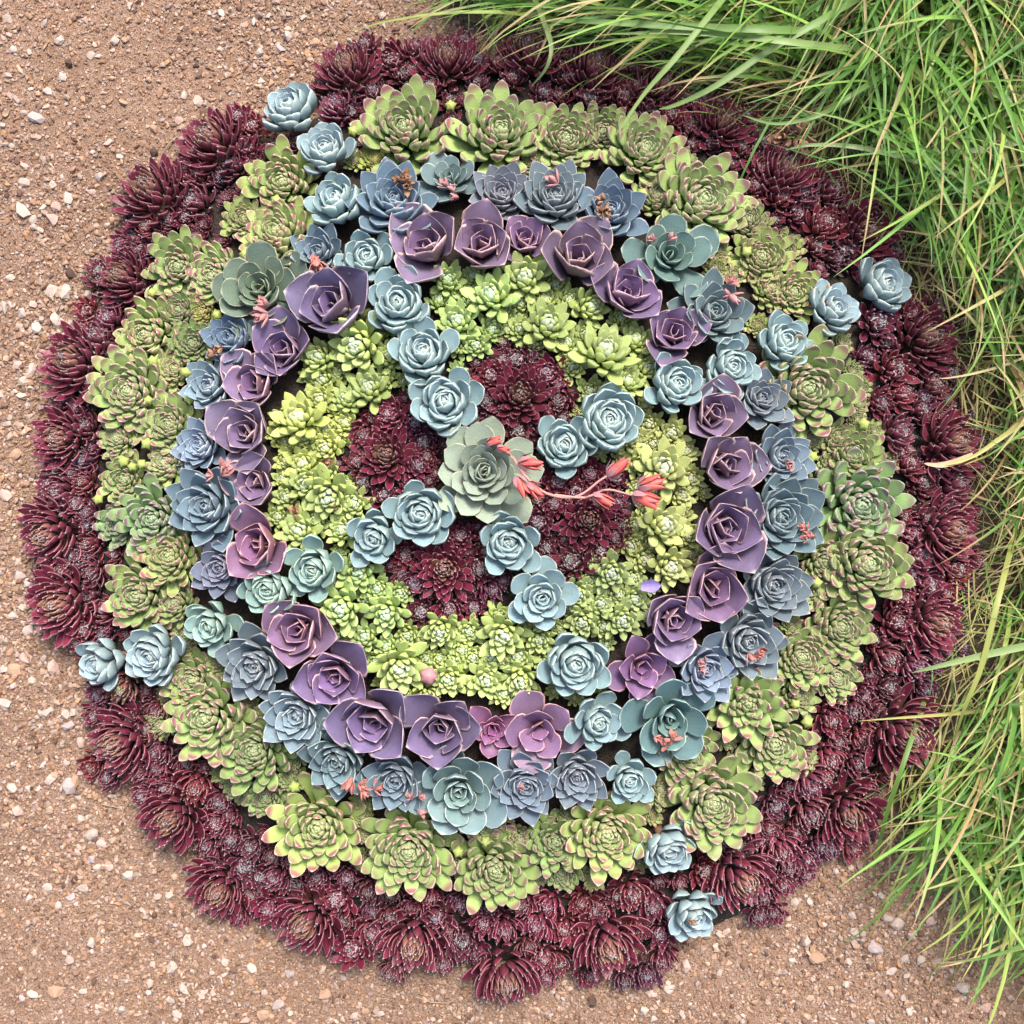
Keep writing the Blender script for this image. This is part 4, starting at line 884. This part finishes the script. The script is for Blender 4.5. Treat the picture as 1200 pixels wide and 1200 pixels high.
# single blades that lie out over the bed, read off the photograph: pixel path, heights, width px, colour
def single(name, label, path, lifts, width, col, cat='grass blade'):
    if cat == 'grass blade':                                # rooted back in the turf
        (x0, y0), (x1, y1) = path[0], path[1]; d = math.hypot(x0-x1, y0-y1)
        path = [(x0+(x0-x1)/d*95, y0+(y0-y1)/d*95), (x0+(x0-x1)/d*50, y0+(y0-y1)/d*50)]+path; lifts = [.008, lifts[0]*.72]+lifts
    pts = [at(x, y, l) for (x, y), l in zip(path, lifts)]; out = []
    for i in range(len(pts)-1):
        p0, p1, p2, p3 = pts[max(i-1, 0)], pts[i], pts[i+1], pts[min(i+2, len(pts)-1)]
        for s_ in np.linspace(0, 1, 8, endpoint=False):
            out.append(.5*((2*p1)+(p2-p0)*s_+(2*p0-5*p1+4*p2-p3)*s_**2+(3*p1-p0-3*p2+p3)*s_**3))
    out.append(pts[-1]); V, Q = [], []; n = len(out)
    for i, p in enumerate(out):
        d = (out[min(i+1, n-1)]-out[max(i-1, 0)]).normalized(); s_ = d.cross(Vector((0, 0, 1))).normalized(); u = s_.cross(d)
        w_ = width/2000*np.interp(i/(n-1), [0, .2, .6, .9, 1], [.8, 1, .9, .45, .05])
        for q in (-1, 0, 1): V.append(tuple(p+s_*w_*q+u*(abs(q)*.3*w_)))
    for i in range(n-1):
        for k in (0, 1): Q.append([i*3+k, i*3+k+1, i*3+k+4, i*3+k+3])
    o = add(name, mesh_np(name, np.array(V), np.array(Q), M['grass'], attr=np.tile(np.array(col), (len(V), 1)))); o['label'] = label; o['category'] = cat
    return o
g1, g2, g3 = (.20, .33, .10), (.14, .27, .06), (.38, .42, .12)
single('grass_blade', 'long pale green blade arching level below the tall grass', [(1125,205),(1060,185),(1000,172),(950,170),(920,176)], [.10,.09,.08,.07,.06], 7, (.26, .38, .16))
single('grass_blade', 'whitish green blade pointing at the level arching blade', [(1215,160),(1160,174),(1110,178),(1082,174)], [.10,.10,.09,.08], 8, (.34, .45, .22))
single('grass_blade', 'curling green blade hooked down over bristly maroon clump', [(625,-5),(637,25),(646,55),(640,80),(622,102)], [.10,.11,.11,.10,.075], 6, (.18, .26, .09))
single('grass_blade', 'straight blade slanting down onto the red-tipped green rosette', [(830,20),(790,70),(755,110),(722,158)], [.14,.13,.11,.09], 7, (.22, .35, .10))
single('grass_blade', 'pale blade tip reaching over the row of webbed maroon rosettes', [(1210,755),(1160,766),(1110,778),(1070,788)], [.10,.10,.09,.07], 9, (.28, .40, .16))
single('grass_blade', 'yellow blade ending on the straw-crossed maroon clump', [(1210,488),(1170,515),(1140,535),(1105,546)], [.08,.08,.07,.06], 6, (.50, .50, .16))
single('grass_blade', 'broad green blade reaching level over the flat webbed clump', [(960,25),(900,60),(840,100),(795,122),(772,128)], [.13,.13,.11,.09,.08], 8, g1)
single('grass_blade', 'thick green blade sweeping level above bristly maroon clump', [(900,35),(820,32),(740,28),(680,25),(628,24)], [.15,.14,.13,.12,.10], 9, (.17, .30, .08))
single('grass_blade', 'light green blade sweeping below the thick level one', [(930,50),(860,42),(790,38),(720,40)], [.15,.14,.13,.12], 8, (.27, .40, .14))
single('grass_blade', 'green blade ending by the withered tan flower', [(1000,110),(960,135),(910,145),(870,135)], [.12,.11,.10,.09], 6, g2)
single('grass_blade', 'drooping dark green blade hanging alone over bare gravel', [(1055,905),(1040,950),(1030,990),(1022,1032)], [.06,.05,.03,.01], 6, (.14, .26, .05))
single('grass_blade', 'crossed green blade with its tip down on the stones', [(1110,960),(1135,1030),(1165,1085),(1188,1120)], [.06,.05,.03,.012], 7, (.15, .27, .10))
single('grass_blade', 'short green blade pointing straight down at white stone', [(1175,1080),(1160,1120),(1150,1150),(1141,1176)], [.05,.03,.02,.01], 8, (.17, .29, .10))
single('grass_blade', 'yellow-green blade rising past the largest glossy maroon rosette', [(1170,700),(1150,780),(1130,830),(1118,868)], [.10,.10,.09,.06], 7, g3)
single('dry_straw', 'flat pinkish straw lying across the maroon clump', [(1140,533),(1120,541),(1100,545),(1083,543)], [.055,.058,.06,.058], 7, (.72, .55, .38), 'straw')
single('dry_straw', 'thin pale straw reaching over the olive-pink maroon heart clump', [(1210,415),(1170,430),(1130,440),(1100,444)], [.07,.07,.065,.06], 3, (.62, .55, .30), 'straw')
single('dry_straw', 'fine dry stem hanging down on gravel beside the bud clump', [(1045,905),(1045,960),(1043,1000),(1041,1040)], [.06,.05,.03,.008], 2.5, (.55, .42, .22), 'straw')
single('dry_straw', 'pale broken stem hanging onto gravel below the grass', [(1078,930),(1080,980),(1084,1020),(1083,1052)], [.06,.05,.03,.008], 4, (.66, .56, .32), 'straw')
def twig(label, path, width, col):
    V, Q = tube([((x-600)/1000, (600-y)/1000, float(gz(np.array((x-600)/1000), np.array((600-y)/1000)))+l) for x, y, l in path], width/2000, width/3500, 6)
    o = add('twig', mesh_np('twig', np.array(V), np.array(Q), M['grass'], attr=np.tile(np.array(col), (len(V), 1)))); o['label'] = label; o['category'] = 'twig'
twig('thin pale twig lying beside the maroon clump with long purple leaves', [(207,160,.003),(200,167,.006),(193,176,.006),(187,187,.003)], 2.2, (.50, .36, .24))
twig('thin curved straw stem on the gravel under the lowest maroon clump', [(488,1168,.002),(505,1174,.004),(525,1175,.004),(540,1167,.003)], 1.6, (.55, .42, .28))
twig('short straight straw bit on bare sand near paired white webs', [(118,943,.003),(128,945,.004),(138,947,.003)], 1.8, (.60, .45, .28))
print('objects', len(bpy.data.objects), 'faces', sum(len(m.polygons) for m in bpy.data.meshes))
